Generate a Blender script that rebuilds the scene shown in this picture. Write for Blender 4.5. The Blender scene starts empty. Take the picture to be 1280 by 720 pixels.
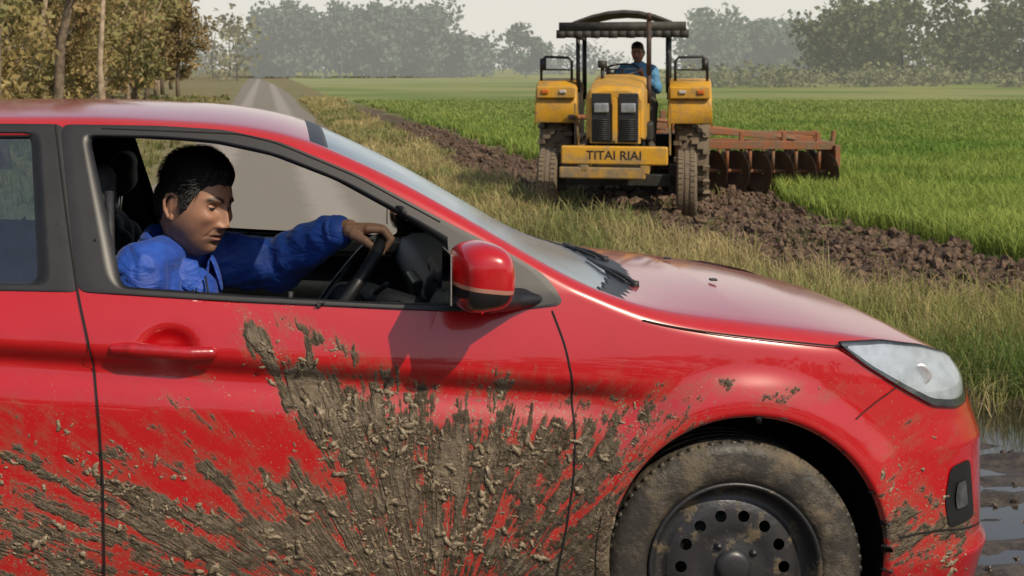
import bpy, bmesh, math, random
import numpy as np
from mathutils import Vector, Matrix, Euler
from mathutils.geometry import delaunay_2d_cdt
random.seed(7); np.random.seed(7)
scn=bpy.context.scene
FP=1930.0; EYE=1.56; YC=4.65
R=math.radians
# ---------------------------------------------------------------- helpers
def link(o,parent=None):
    scn.collection.objects.link(o)
    if parent is not None: o.parent=parent
    return o
def empty(name,loc=(0,0,0),rot=(0,0,0)):
    e=bpy.data.objects.new(name,None); e.location=loc; e.rotation_euler=rot
    e.empty_display_size=.2; return link(e)
def obj(name,V,F,mats,parent=None,smooth=True,bevel=0,idx=None):
    m=bpy.data.meshes.new(name); m.from_pydata([tuple(v) for v in V],[],[tuple(f) for f in F]); 
    for mt in (mats if isinstance(mats,(list,tuple)) else [mats]): m.materials.append(mt)
    if idx is not None: m.polygons.foreach_set('material_index',idx)
    m.polygons.foreach_set('use_smooth',[smooth]*len(m.polygons)); m.update()
    o=bpy.data.objects.new(name,m); link(o,parent)
    if bevel:
        b=o.modifiers.new('b','BEVEL'); b.width=bevel; b.segments=3; b.limit_method='ANGLE'; b.angle_limit=R(35)
        w=o.modifiers.new('w','WEIGHTED_NORMAL')
        m.polygons.foreach_set('use_smooth',[True]*len(m.polygons))
    return o
def objnp(name,V,F,mat,parent=None,smooth=False,col=None):
    V=np.asarray(V,dtype=np.float32); F=np.asarray(F,dtype=np.int32); k=F.shape[1]
    m=bpy.data.meshes.new(name); m.vertices.add(len(V)); m.vertices.foreach_set('co',V.ravel())
    m.loops.add(F.size); m.loops.foreach_set('vertex_index',F.ravel())
    m.polygons.add(len(F)); m.polygons.foreach_set('loop_start',np.arange(len(F),dtype=np.int32)*k)
    m.polygons.foreach_set('use_smooth',[smooth]*len(F))
    m.update(calc_edges=True)
    if col is not None:
        a=m.attributes.new('Col','FLOAT_COLOR','POINT'); c=np.ones((len(V),4),dtype=np.float32); c[:,:3]=col; a.data.foreach_set('color',c.ravel())
    m.materials.append(mat)
    o=bpy.data.objects.new(name,m); return link(o,parent)
class MB:
    def __init__(s): s.V=[]; s.F=[]
    def add(s,V,F):
        n=len(s.V); s.V+= [tuple(v) for v in V]; s.F+=[tuple(i+n for i in f) for f in F]; return s
    def box(s,c,d,rot=None,taper=1.0):
        vs=[]
        for z in (-1,1):
            k=taper if z>0 else 1
            for x,y in ((-1,-1),(1,-1),(1,1),(-1,1)):
                v=Vector((x*d[0]/2*k,y*d[1]/2*k,z*d[2]/2))
                if rot: v=Euler(rot).to_matrix()@v
                vs.append(v+Vector(c))
        return s.add(vs,[(3,2,1,0),(4,5,6,7),(0,1,5,4),(1,2,6,5),(2,3,7,6),(3,0,4,7)])
    def tube(s,P,r,n=10,cap=True):
        P=[Vector(p) for p in P]
        if not isinstance(r,(list,tuple)): r=[r]*len(P)
        V=[];F=[]; up=None
        for i,p in enumerate(P):
            t=(P[min(i+1,len(P)-1)]-P[max(i-1,0)]).normalized()
            if up is None:
                up=Vector((0,0,1)) if abs(t.z)<.9 else Vector((1,0,0))
            a=t.cross(up).normalized(); b=t.cross(a).normalized(); up=-b if b.dot(up)<0 else b
            b=up; a=t.cross(b).normalized()
            for k in range(n):
                q=2*math.pi*k/n; V.append(p+(a*math.cos(q)+b*math.sin(q))*r[i])
        for i in range(len(P)-1):
            for k in range(n):
                F.append((i*n+k,i*n+(k+1)%n,(i+1)*n+(k+1)%n,(i+1)*n+k))
        if cap:
            F.append(tuple(range(n))[::-1]); F.append(tuple(range((len(P)-1)*n,len(P)*n)))
        return s.add(V,F)
    def lathe(s,prof,c,axis='y',n=48,closed=False):
        V=[];F=[];m=len(prof)
        for r,h in prof:
            for k in range(n):
                q=2*math.pi*k/n; a,b=r*math.cos(q),r*math.sin(q)
                v={'y':(a,h,b),'z':(a,b,h),'x':(h,a,b)}[axis]
                V.append((v[0]+c[0],v[1]+c[1],v[2]+c[2]))
        for i in range(m-1 if not closed else m):
            j=(i+1)%m
            for k in range(n): F.append((i*n+k,i*n+(k+1)%n,j*n+(k+1)%n,j*n+k))
        return s.add(V,F)
    def obj(s,name,mat,parent=None,smooth=True,bevel=0): 
        o=obj(name,s.V,s.F,mat,parent,smooth,bevel)
        bm=bmesh.new(); bm.from_mesh(o.data); bmesh.ops.recalc_face_normals(bm,faces=bm.faces); bm.to_mesh(o.data); bm.free()
        return o
def caps(parts):
    """tapered capsules / ellipsoids"""
    mb=MB()
    for p in parts:
        if len(p)==4:
            a,ra,b,rb=Vector(p[0]),p[1],Vector(p[2]),p[3]
            d=(b-a); L=d.length; t=d.normalized() if L>1e-6 else Vector((0,0,1))
            P=[];r=[]
            for k in range(5): 
                q=math.pi/2*(k+.15)/5.15; P.append(a-t*ra*math.cos(q)); r.append(ra*math.sin(q))
            P.append(a);r.append(ra);P.append(b);r.append(rb)
            for k in range(4,-1,-1):
                q=math.pi/2*(k+.15)/5.15; P.append(b+t*rb*math.cos(q)); r.append(rb*math.sin(q))
            mb.tube(P,r,16)
        else:
            c,rad,rot=p
            bm=bmesh.new(); bmesh.ops.create_uvsphere(bm,u_segments=20,v_segments=14,radius=1)
            M=Euler(rot).to_matrix()
            bm.verts.ensure_lookup_table()
            V=[M@Vector((v.co.x*rad[0],v.co.y*rad[1],v.co.z*rad[2]))+Vector(c) for v in bm.verts]
            F=[[v.index for v in f.verts] for f in bm.faces]; bm.free(); mb.add(V,F)
    return mb
def blob(name,parts,mat,vox,parent=None,smooth=4,folds=None):
    o=caps(parts).obj(name,mat,parent)
    r=o.modifiers.new('r','REMESH'); r.mode='VOXEL'; r.voxel_size=vox; r.use_smooth_shade=True
    sm=o.modifiers.new('s','SMOOTH'); sm.iterations=smooth; sm.factor=.5
    if folds:
        t=bpy.data.textures.new('folds','CLOUDS'); t.noise_scale=folds[0]; t.noise_depth=1
        d=o.modifiers.new('d','DISPLACE'); d.texture=t; d.strength=folds[1]; d.mid_level=.5; d.texture_coords='LOCAL'
    return o
# ---------------------------------------------------------------- noise
def _h(i,j,s):
    n=(i*374761393+j*668265263+s*1442695041)&0xffffffff
    n=((n^(n>>13))*1274126177)&0xffffffff
    return ((n^(n>>16))&0xffff)/65535.0
def vn(x,y,s=0):
    x=np.asarray(x,float);y=np.asarray(y,float)
    i=np.floor(x).astype(np.int64); j=np.floor(y).astype(np.int64); fx=x-i; fy=y-j
    fx=fx*fx*(3-2*fx); fy=fy*fy*(3-2*fy)
    a=_h(i,j,s);b=_h(i+1,j,s);c=_h(i,j+1,s);d=_h(i+1,j+1,s)
    return (a*(1-fx)+b*fx)*(1-fy)+(c*(1-fx)+d*fx)*fy
def fbm(x,y,s=0,o=4):
    t=0;a=.5
    for k in range(o): t=t+a*vn(x*2**k,y*2**k,s+k); a*=.5
    return t
def sstep(x,a,b):
    t=np.clip((x-a)/(b-a),0,1); return t*t*(3-2*t)
# ---------------------------------------------------------------- materials
class N:
    def __init__(s,name):
        s.m=bpy.data.materials.new(name); s.m.use_nodes=True; s.t=s.m.node_tree; s.n=s.t.nodes
        s.b=s.n['Principled BSDF']; s.out=s.n['Material Output']
    def new(s,t,**k):
        n=s.n.new(t)
        for a,v in k.items(): setattr(n,a,v)
        return n
    def l(s,a,b): s.t.links.new(a,b)
    def set(s,**k):
        for a,v in k.items():
            i=s.b.inputs[a.replace('_',' ')]
            i.default_value=v if not isinstance(v,tuple) else (*v,1)
    def noise(s,scale,detail=4,rough=.6,vec=None,dist=0):
        n=s.new('ShaderNodeTexNoise'); n.inputs['Scale'].default_value=scale; n.inputs['Detail'].default_value=detail; n.inputs['Roughness'].default_value=rough; n.inputs['Distortion'].default_value=dist
        if vec is None:
            if not hasattr(s,'tc'): s.tc=s.new('ShaderNodeTexCoord')
            vec=s.tc.outputs['Object']
        s.l(vec,n.inputs['Vector']); return n.outputs['Fac']
    def math(s,op,a,b=None,clamp=False):
        n=s.new('ShaderNodeMath',operation=op,use_clamp=clamp)
        for i,v in enumerate((a,b)):
            if v is None: continue
            if isinstance(v,(int,float)): n.inputs[i].default_value=v
            else: s.l(v,n.inputs[i])
        return n.outputs[0]
    def mr(s,v,a,b,c=0,d=1):
        n=s.new('ShaderNodeMapRange',interpolation_type='SMOOTHSTEP'); s.l(v,n.inputs[0])
        for i,x in enumerate((a,b,c,d)): n.inputs[i+1].default_value=x
        return n.outputs[0]
    def mix(s,f,a,b):
        n=s.new('ShaderNodeMix',data_type='RGBA')
        if isinstance(f,(int,float)): n.inputs[0].default_value=f
        else: s.l(f,n.inputs[0])
        for i,v in ((6,a),(7,b)):
            if isinstance(v,tuple): n.inputs[i].default_value=(*v,1)
            else: s.l(v,n.inputs[i])
        return n.outputs[2]
    def bump(s,h,strength=.3,dist=.01):
        n=s.new('ShaderNodeBump'); n.inputs['Strength'].default_value=strength; n.inputs['Distance'].default_value=dist
        s.l(h,n.inputs['Height']); s.l(n.outputs[0],s.b.inputs['Normal']); return n
    def attr(s,name): return s.new('ShaderNodeAttribute',attribute_name=name)
def simple(name,c,rough=.5,metal=0,var=.15,scale=20,bump=0,c2=None,coat=0):
    k=N(name); f=k.noise(scale,5)
    d=c2 or tuple(x*(1-var*2) for x in c)
    k.l(k.mix(k.mr(f,.35,.65),c,d),k.b.inputs['Base Color']); k.set(Roughness=rough,Metallic=metal)
    if coat: k.set(Coat_Weight=coat,Coat_Roughness=.08)
    if bump: k.bump(f,bump,.01)
    return k.m
MUD=(.27,.215,.145); MUD2=(.115,.088,.057)
def paint_mat():
    k=N('red_paint_mud'); a=k.attr('mud'); uv=k.new('ShaderNodeUVMap',uv_map='flow')
    mp=k.new('ShaderNodeMapping'); mp.inputs['Scale'].default_value=(13,3.2,1); k.l(uv.outputs[0],mp.inputs[0])
    mp2=k.new('ShaderNodeMapping'); mp2.inputs['Scale'].default_value=(60,9,1); k.l(uv.outputs[0],mp2.inputs[0])
    n1=k.noise(1.0,5,.6,mp.outputs[0],1.3); nf=k.noise(1.0,4,.6,mp2.outputs[0],.9); n2=k.noise(38,6,.68); n3=k.noise(9,3,.5); n4=k.noise(9,6,.7)
    v=k.math('ADD',a.outputs['Fac'],k.math('MULTIPLY',k.math('SUBTRACT',n1,.5),1.9))
    v=k.math('ADD',v,k.math('MULTIPLY',k.math('SUBTRACT',nf,.5),1.1))
    v=k.math('ADD',v,k.math('MULTIPLY',k.math('SUBTRACT',n2,.5),1.1))
    v=k.math('ADD',v,k.math('MULTIPLY',k.math('SUBTRACT',n4,.5),1.5))
    has=k.mr(a.outputs['Fac'],.0,.1)
    m=k.math('MULTIPLY',k.mr(v,.54,.60),has); 
    sp=k.noise(150,2,.5); spm=k.math('MULTIPLY',k.mr(k.math('ADD',sp,k.math('MULTIPLY',a.outputs['Fac'],.20)),.71,.75),has)
    m=k.math('MAXIMUM',m,spm)
    film=k.math('MULTIPLY',k.mr(v,.0,.60),.38) ; film=k.math('MULTIPLY',film,has)
    gm=k.new('ShaderNodeNewGeometry'); sz=k.new('ShaderNodeSeparateXYZ'); k.l(gm.outputs['Normal'],sz.inputs[0]); upf=k.mr(sz.outputs[2],.45,.95)
    dn=k.noise(3,5,.6); dust=k.math('MULTIPLY',upf,k.mr(dn,.3,.7,.02,.11))
    red=k.mix(n3,(.47,.004,.008),(.40,.003,.006)); red=k.mix(dust,red,(.42,.24,.19))
    mud=k.mix(k.mr(n2,.35,.65),MUD,MUD2); mud=k.mix(k.mr(n4,.45,.65),mud,(.17,.132,.088))
    c=k.mix(film,red,(.20,.11,.07)); c=k.mix(m,c,mud); k.l(c,k.b.inputs['Base Color'])
    wet=k.mr(n4,.40,.60,.30,.62)
    rr=k.new('ShaderNodeMix',data_type='FLOAT'); k.l(m,rr.inputs[0]); rr.inputs[2].default_value=.25; k.l(wet,rr.inputs[3]); k.l(rr.outputs[0],k.b.inputs['Roughness'])
    k.l(k.math('SUBTRACT',1,k.math('MAXIMUM',m,film),True),k.b.inputs['Coat Weight']); k.l(k.mr(upf,0,1,.03,.10),k.b.inputs['Coat Roughness'])
    h=k.math('MULTIPLY',k.mr(v,.50,1.0),k.math('ADD',.5,n2)); k.bump(k.math('MULTIPLY',h,has),1.0,.018)
    return k.m
PAINT=paint_mat()
TRIM=simple('dark_trim',(.025,.026,.03),.6,var=.2,scale=60,bump=.1)
BLACK=simple('black_frame',(.012,.012,.014),.42)
SEAM=simple('seam_gap',(.006,.004,.004),.8)
SEAT=simple('seat_fabric',(.035,.037,.042),.85,scale=120,bump=.3)
def muddy(name,base,cov=.5,scale=7,metal=0,rough=.5,dist=.006,soft=.06,mc=(.24,.195,.13)):
    k=N(name); n=k.noise(scale,7,.7); n2=k.noise(scale*6,4,.6); m=k.mr(n,cov-soft,cov+soft)
    k.l(k.mix(m,k.mix(.5,k.mix(n2,base,tuple(x*.6 for x in base)),base),k.mix(n2,mc,MUD2)),k.b.inputs['Base Color'])
    k.l(k.mr(m,0,1,rough,.85),k.b.inputs['Roughness']); k.set(Metallic=metal)
    k.bump(k.math('ADD',m,n2),.5,dist); return k.m
TYREM=muddy('muddy_tyre',(.036,.033,.029),.56,7,mc=(.16,.13,.09),soft=.12)
RIM=muddy('steel_rim',(.060,.060,.065),.60,12,.6,.40,.002)
LINER=muddy('wheel_well',(.012,.011,.010),.7)
def glass(name,tint,refl=.35,rg=.03):
    k=N(name); k.n.remove(k.b); tr=k.new('ShaderNodeBsdfTransparent'); tr.inputs[0].default_value=(*tint,1)
    g=k.new('ShaderNodeBsdfGlossy'); g.inputs['Roughness'].default_value=rg; g.inputs[0].default_value=(.9,.95,1,1)
    lw=k.new('ShaderNodeFresnel'); lw.inputs[0].default_value=1.5
    n=k.noise(3,5); f=k.math('ADD',lw.outputs[0],k.math('MULTIPLY',n,refl*.25),True)
    mx=k.new('ShaderNodeMixShader'); k.l(f,mx.inputs[0]); k.l(tr.outputs[0],mx.inputs[1]); k.l(g.outputs[0],mx.inputs[2]); k.l(mx.outputs[0],k.out.inputs[0]); return k.m
GLASS=glass('tinted_glass',(.55,.66,.66),.8); WGLASS=glass('windscreen_glass',(.45,.52,.52),1.9,.18); LENS=glass('headlamp_lens',(.9,.93,.95),.3)
CHROME=simple('lamp_reflector',(.75,.77,.8),.25,.6,var=.1,scale=30)
# ---------------------------------------------------------------- car surface
def ip(x,xs,ys): return np.interp(x,xs,ys)
def xf(z): return ip(z,[.15,.27,.32,.36,.60,.667,.75,.815,.90,1.1],[1.93,1.955,1.97,1.95,1.95,1.925,1.90,1.86,1.83,1.80])
XH,ZH=-.235,.868
def hw(X,z):
    X=np.asarray(X,float); z=np.asarray(z,float)
    zb=1.0; zc=ip(X,[-2,-.65,.85,1.2],[.93,.885,.79,.775]); cf=1-sstep(X,.75,1.05)
    up=np.clip((z-zc)/(zb-zc),0,1)
    o=.05*up**1.4+np.where(z>zb,.455*(z-zb)+.12*(z-zb)**2,0)
    d=np.clip(zc-z,0,1); o=o+np.where(z<zc,cf*.030*np.exp(-((d-.055)/.055)**2)*(d/.045).clip(0,1),0)
    o=o+.055*np.clip((.42-z)/.27,0,1.3)**2
    o=o+.028*np.exp(-(((X-XH)/.060)**2+((z-ZH)/.044)**2)**2)
    for cx in (1.19,-1.30):
        r=np.hypot(X-cx,z-.36); o=o-.026*(1-sstep(r,.365,.47))*(z>.2)
    f=np.ones_like(X*z); t=np.clip((X-.9)/(xf(z)-.9),0,1); f=f*(1-t**4).clip(0)**.25
    t=np.clip((-1.35-X)/.78,0,1); f=f*(1-t**4).clip(0)**.25
    return (.85-o)*f
ZX=[-2.13,-2.05,-1.95,-1.6,-1.2,-.8,-.4,-.1,.05,.148,.355,.557,.754,.9,1.0,1.1,1.25,1.40,1.55,1.71,1.82,1.89,1.93,1.955,1.97]
ZZ=[.80,.97,1.06,1.31,1.40,1.425,1.424,1.408,1.385,1.355,1.262,1.150,1.035,.972,.950,.935,.918,.902,.885,.858,.838,.812,.765,.70,.62]
def ze_raw(X): return ip(X,ZX,ZZ)
_xs=np.linspace(-2.2,2.05,426); _z=ze_raw(_xs)
def _cv(n,s):
    k=np.exp(-(np.arange(-n,n+1)/s)**2); k/=k.sum(); return np.convolve(np.pad(_z,n,mode='edge'),k,'valid')
_z1=_cv(4,2.5); _z2=_cv(14,8); _wz=sstep(_xs,-1.2,-1.0)*(1-sstep(_xs,1.6,1.75)); _zs=_z1*(1-_wz)+_z2*_wz
def ze(X): return np.interp(X,_xs,_zs)
def S(px,py,out=0,side=1):
    y=3.9
    for _ in range(8):
        X=(px-330)*y/FP; z=EYE-(py-85)*y/FP; y=YC-float(hw(X,z))
    return (X,z)
def D3(X,z,out=0,side=1):
    h=float(hw(X,z))+out; return (X,YC-side*h,z)
def resample(P,n,closed=False):
    P=np.array(P,float); 
    if closed: P=np.vstack([P,P[:1]])
    d=np.r_[0,np.cumsum(np.hypot(*np.diff(P,axis=0).T))]
    q=np.linspace(0,d[-1],n,endpoint=not closed)
    return np.c_[np.interp(q,d,P[:,0]),np.interp(q,d,P[:,1])]
def smoothc(P,n,closed,it=6):
    Q=resample(P,n,closed)
    for _ in range(it):
        if closed: Q=(np.roll(Q,1,0)+2*Q+np.roll(Q,-1,0))/4
        else: Q[1:-1]=(Q[:-2]+2*Q[1:-1]+Q[2:])/4
    return Q
car=empty('red_hatchback_car')
pw=lambda L:[S(*p) for p in L]
FWin=smoothc(pw([(112,172),(200,174),(270,180),(340,195),(420,226),(500,270),(556,306),(566,345),(566,382),(460,378),(300,369),(152,359),(138,290)]),220,True,4)
FWout=smoothc(pw([(76,155),(200,157),(280,162),(350,177),(450,219),(560,278),(640,318),(682,344),(707,380),(640,388),(560,389),(300,377),(98,364),(86,260)]),220,True,3)
RWin=smoothc(pw([(38,168),(-60,168),(-180,176),(-260,196),(-330,240),(-395,330),(-300,345),(-150,350),(47,355)]),160,True,4)
RWout=smoothc(pw([(80,155),(-60,154),(-190,160),(-290,185),(-380,240),(-440,335),(-300,358),(-150,360),(101,365),(90,260)]),160,True,2)
def align(A,B):
    n=len(A); best=min(range(n),key=lambda k:np.sum((A-np.roll(B,k,0))**2)); return np.roll(B,best,0)
FWout=align(FWin,FWout); RWout=align(RWin,RWout)
def archp(cx,r,n=90,z0=.36): 
    q=np.linspace(0,2*np.pi,n,endpoint=False); return np.c_[cx+r*np.cos(q),z0+r*np.sin(q)*np.where(np.sin(q)<0,1.4,1.0)]
holes=[(FWin*.6+FWout*.4),(RWin*.6+RWout*.4),archp(1.19,.352),archp(-1.30,.352)]
def inpoly(P,x,z):
    c=np.zeros(x.shape,bool); n=len(P); j=n-1
    for i in range(n):
        xi,zi=P[i];xj,zj=P[j]
        if zi!=zj:
            m=((zi>z)!=(zj>z))&(x<(xj-xi)*(z-zi)/(zj-zi)+xi); c^=m
        j=i
    return c
def snap(P,x,z,tol):
    A=P;B=np.roll(P,-1,0); bd=np.full(x.shape,9.);bx=x.copy();bz=z.copy()
    for a,b in zip(A,B):
        d=b-a;L=d@d+1e-12; t=np.clip(((x-a[0])*d[0]+(z-a[1])*d[1])/L,0,1); qx=a[0]+t*d[0];qz=a[1]+t*d[1]
        q=np.hypot(x-qx,z-qz); m=q<bd; bd=np.where(m,q,bd);bx=np.where(m,qx,bx);bz=np.where(m,qz,bz)
    m=bd<tol; return np.where(m,bx,x),np.where(m,bz,z)
def mudd(px,py):
    px=np.asarray(px,float);py=np.asarray(py,float); d=np.zeros(px.shape)
    for cx,cy,rx,ry,a in ((520,645,220,110,.48),(600,595,120,75,.20),(460,570,110,75,.20),(230,700,240,80,.42),(760,650,60,120,.45),(700,560,70,60,.18),(790,540,45,50,.28),(1190,680,65,60,.62),(60,640,140,120,.22),(600,705,280,50,.35),(850,520,60,20,.25),(-200,640,300,120,.35),(1115,640,30,80,.48),(560,530,190,70,.12),(940,488,150,14,.22),(1150,560,60,50,.16)):
        d=d+a*np.exp(-(((px-cx)/rx)**2+((py-cy)/ry)**2)**1.2)
    for x0,y0,x1,y1,w,a in ((290,375,345,455,8,.50),(320,425,420,545,24,.60),(350,398,440,440,11,.60),(390,430,360,500,9,.35),(400,490,500,560,34,.42),(430,545,380,470,16,.4),(140,560,400,625,13,.40),(130,605,330,665,12,.42),(150,640,300,700,12,.36),
        (60,505,130,600,5,.36),(600,485,560,600,17,.46),(632,480,610,570,12,.46),(480,470,470,560,14,.46),(520,490,500,580,11,.36),(700,530,640,600,12,.36),(735,505,725,570,7,.36),(200,495,330,560,8,.34),(820,480,800,520,6,.42),(780,495,760,560,9,.36),(0,560,120,620,6,.28),(20,600,120,660,6,.28),(550,480,530,560,8,.34),(670,510,640,570,9,.34),(240,460,330,520,6,.32),(1150,600,1180,640,9,.25),(880,470,905,475,5,.2),(830,545,880,515,9,.34),(420,455,430,520,9,.34),(180,530,330,590,7,.34),(90,570,200,640,6,.3)):
        dx,dy=x1-x0,y1-y0;L=dx*dx+dy*dy;t=np.clip(((px-x0)*dx+(py-y0)*dy)/L,0,1)
        d=d+a*np.exp(-(np.hypot(px-x0-t*dx,py-y0-t*dy)/w)**2)
    return np.clip(d,0,.90)
def setmud(o,always=0.0):
    m=o.data; n=len(m.vertices); co=np.empty(n*3,dtype=np.float32); m.vertices.foreach_get('co',co); co=co.reshape(-1,3)
    px=330+co[:,0]*FP/3.82; py=85+(EYE-co[:,2])*FP/3.82
    md=mudd(px,py); md=np.where(np.abs(co[:,1]-YC)>.45,md,0); md=np.maximum(md,always)
    a=m.attributes.new('mud','FLOAT','POINT'); a.data.foreach_set('value',md.astype(np.float32))
    uvl=m.uv_layers.new(name='flow'); ox,oz=(540-330)/505.,EYE-(860-85)/505.
    li=np.empty(len(m.loops),dtype=np.int32); m.loops.foreach_get('vertex_index',li)
    dx=co[:,0]-ox;dz=co[:,2]-oz; th=np.arctan2(dz,dx); r=np.hypot(dx,dz)
    uv=np.c_[th,r][li]; uvl.data.foreach_set('uv',uv.astype(np.float32).ravel())
# body shell
a=np.linspace(0,1,30)
stX=np.r_[-2.13+.25*(1-np.cos(a*np.pi/2)),np.linspace(-1.87,1.62,292),1.63+.34*np.sin(a*np.pi/2)]
stX[-1]=1.9699
nS,nC,nT=108,8,13
rows=[]
for x in stX:
    e=float(ze(x)); rc=float(ip(x,[-2.13,-1.9,0,.2,.8,1.2,1.8,1.97],[.02,.05,.035,.03,.03,.05,.05,.02])); crown=float(ip(x,[-2.13,-1.8,-1.2,.1,.9,1.3,1.8,1.97],[.0,.03,.042,.042,.036,.045,.035,.0]))
    zb=.19; zs=zb+(e-rc-zb)*np.linspace(0,1,nS)
    def xw(x,z): return x if x<=.9 else .9+(x-.9)/1.07*(float(xf(z))-.9)
    sec=[]
    for z in zs: X=xw(x,z); sec.append((X,float(hw(X,z)),z))
    X=xw(x,e); he=max(float(hw(X,e)),1e-4); y0=sec[-1][1]; y2=max(he-rc*1.3,0); z2=e+crown*(1-(y2/he)**2)
    for k in range(1,nC+1):
        t=k/nC; y=(1-t)**2*y0+2*t*(1-t)*he+t*t*y2; z=(1-t)**2*(e-rc)+2*t*(1-t)*(e-.0)+t*t*z2; sec.append((xw(x,z),y,z))
    for k in range(1,nT+1):
        y=y2*(1-k/nT); z=e+crown*(1-(y/he)**2); sec.append((xw(x,z),y,z))
    rows.append(sec)
A=np.array(rows)
nh=A.shape[1]; sx=A[:,:nS,0].copy(); sz=A[:,:nS,2].copy()
for P in holes:
    sx,sz=snap(P,sx,sz,.0075)
A[:,:nS,1]=np.where((sx!=A[:,:nS,0])|(sz!=A[:,:nS,2]),hw(sx,sz),A[:,:nS,1]); A[:,:nS,0]=sx;A[:,:nS,2]=sz
near=A.copy(); near[:,:,1]=YC-A[:,:,1]; far=A[:,:-1][:,::-1].copy(); far[:,:,1]=YC+far[:,:,1]
G=np.concatenate([near,far],1); n0,n1=G.shape[:2]
V=G.reshape(-1,3)
ii,jj=np.meshgrid(np.arange(n0-1),np.arange(n1-1),indexing='ij')
F=np.stack([ii*n1+jj,(ii+1)*n1+jj,(ii+1)*n1+jj+1,ii*n1+jj+1],-1).reshape(-1,4)
cen=V[F].mean(1); J=jj.ravel(); sidem=(J<nS-1)|(J>=n1-nS)
keep=np.ones(len(F),bool)
for P in holes: keep&=~(sidem&inpoly(P,cen[:,0],cen[:,2]))
topm=(J>=nS+nC-1)&(J<n1-(nS+nC))
hwc=np.abs(cen[:,1]-YC)
ws=topm&(cen[:,0]>.17)&(cen[:,0]<.985-.12*(hwc/.7)**2)
rs=topm&(cen[:,0]<-1.62)&(cen[:,0]>-1.95)
cowl=topm&(cen[:,0]>=.985-.12*(hwc/.7)**2)&(cen[:,0]<1.055-.13*(hwc/.7)**2)
frit=topm&(cen[:,0]>.12)&(cen[:,0]<=.17)
bodyF=F[keep&~ws&~rs]; mi=np.where((cowl|frit)[keep&~ws&~rs],2,0)
body=obj('body_shell',V,bodyF.tolist(),[PAINT,TRIM,BLACK,TRIM],car,idx=mi.tolist())
bm=bmesh.new(); bm.from_mesh(body.data); bmesh.ops.delete(bm,geom=[v for v in bm.verts if not v.link_faces],context='VERTS'); bm.to_mesh(body.data); bm.free()
setmud(body)
so=body.modifiers.new('sol','SOLIDIFY'); so.thickness=.022; so.offset=-1; so.material_offset=1; so.material_offset_rim=1
def sub(name,mask,mat,dz=0):
    f=F[mask]; u,inv=np.unique(f,return_inverse=True); v=V[u].copy(); v[:,2]+=dz
    return obj(name,v,inv.reshape(-1,4).tolist(),mat,car)
sub('windscreen',ws,WGLASS,-.003); sub('rear_screen',rs,GLASS,-.003)
def ribbon(name,Pi,Po,mat,out_i,out_o,closed=True,steps=4,side=1,mud=False):
    Pi=np.array(Pi);Po=np.array(Po);n=len(Pi);V=[];F=[]
    for k in range(steps+1):
        t=k/steps; Q=Pi*(1-t)+Po*t; o=out_i*(1-t)+out_o*t
        if 0<k<steps: o=max(out_i,out_o)+.001
        V+=[D3(q[0],q[1],o,side) for q in Q]
    for k in range(steps):
        for i in range(n if closed else n-1): F.append((k*n+i,k*n+(i+1)%n,(k+1)*n+(i+1)%n,(k+1)*n+i))
    mb=MB();mb.add(V,F); o=mb.obj(name,mat,car)
    if mud: setmud(o)
    return o
for sd in (1,-1):
    ribbon('door_window_frame',FWin,FWout,BLACK,-.012,.0045,side=sd,steps=6)
    ribbon('rear_window_frame',RWin,RWout,BLACK,-.012,.0025,side=sd,steps=6)
    for cx in (1.19,-1.30):
        q=np.linspace(R(-32),R(212),90); ribbon('arch_lip',np.c_[cx+.343*np.cos(q),.36+.343*np.sin(q)],np.c_[cx+.378*np.cos(q),.36+.378*np.sin(q)],PAINT,-.012,.0035,False,side=sd,mud=True)
def seam(name,pts,w,mat,out=.0022,side=1,raw=False,n=80):
    P=smoothc(pts if raw else pw(pts),n,False,6); T=np.gradient(P,axis=0); T/=np.hypot(T[:,0],T[:,1])[:,None]+1e-9; Nn=np.c_[-T[:,1],T[:,0]]
    return ribbon(name,P-Nn*w/2,P+Nn*w/2,mat,out,out,False,2,side)
for sd in (1,-1):
    seam('door_gap_front',[(690,388),(706,430),(716,480),(719,540),(717,600),(708,660),(697,712),(690,770)],.0045,SEAM,side=sd)
    seam('door_gap_rear',[(70,155),(84,270),(97,362),(112,430),(124,520),(129,600),(131,700),(131,780)],.005,SEAM,out=.0066,side=sd)
    seam('rear_door_gap',[(-440,340),(-430,420),(-400,500),(-330,560)],.006,SEAM,side=sd)
    seam('bumper_gap',[(1120,484),(1098,500),(1070,524)],.0035,SEAM,side=sd)
    seam('sill_gap',[(-310,772),(0,778),(400,778),(690,772)],.006,SEAM,side=sd)
    seam('pillar_line',[(128,160),(300,167),(345,178),(445,220),(550,277)],.003,SEAM,out=.0072,side=sd)
hp=smoothc(pw([(800,362),(830,380),(880,392),(950,401),(1040,411),(1120,422),(1178,436)]),80,False,6)
hp[:,1]=np.minimum(hp[:,1],ze(hp[:,0])-.03)
for sd in (1,-1): seam('hood_gap',hp,.0042,SEAM,raw=True,side=sd)
def patch(name,P,mat,out,side=1,step=.012,inner=None,fn=None):
    P=np.array(P); x0,z0=P.min(0);x1,z1=P.max(0)
    gx,gz=np.meshgrid(np.arange(x0,x1,step),np.arange(z0,z1,step)); m=inpoly(P,gx,gz)
    pts=[Vector(p) for p in P]+[Vector((a,b)) for a,b in zip(gx[m],gz[m])]
    n=len(P); r=delaunay_2d_cdt(pts,[(i,(i+1)%n) for i in range(n)],[],1,1e-5)
    co=np.array([(v.x,v.y) for v in r[0]]); V=[]
    for p in co:
        o=out
        if fn: o=fn(p)
        V.append(D3(p[0],p[1],o,side))
    F=[f for f in r[2]]
    mb=MB();mb.add(V,F); return mb.obj(name,mat,car)
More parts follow.
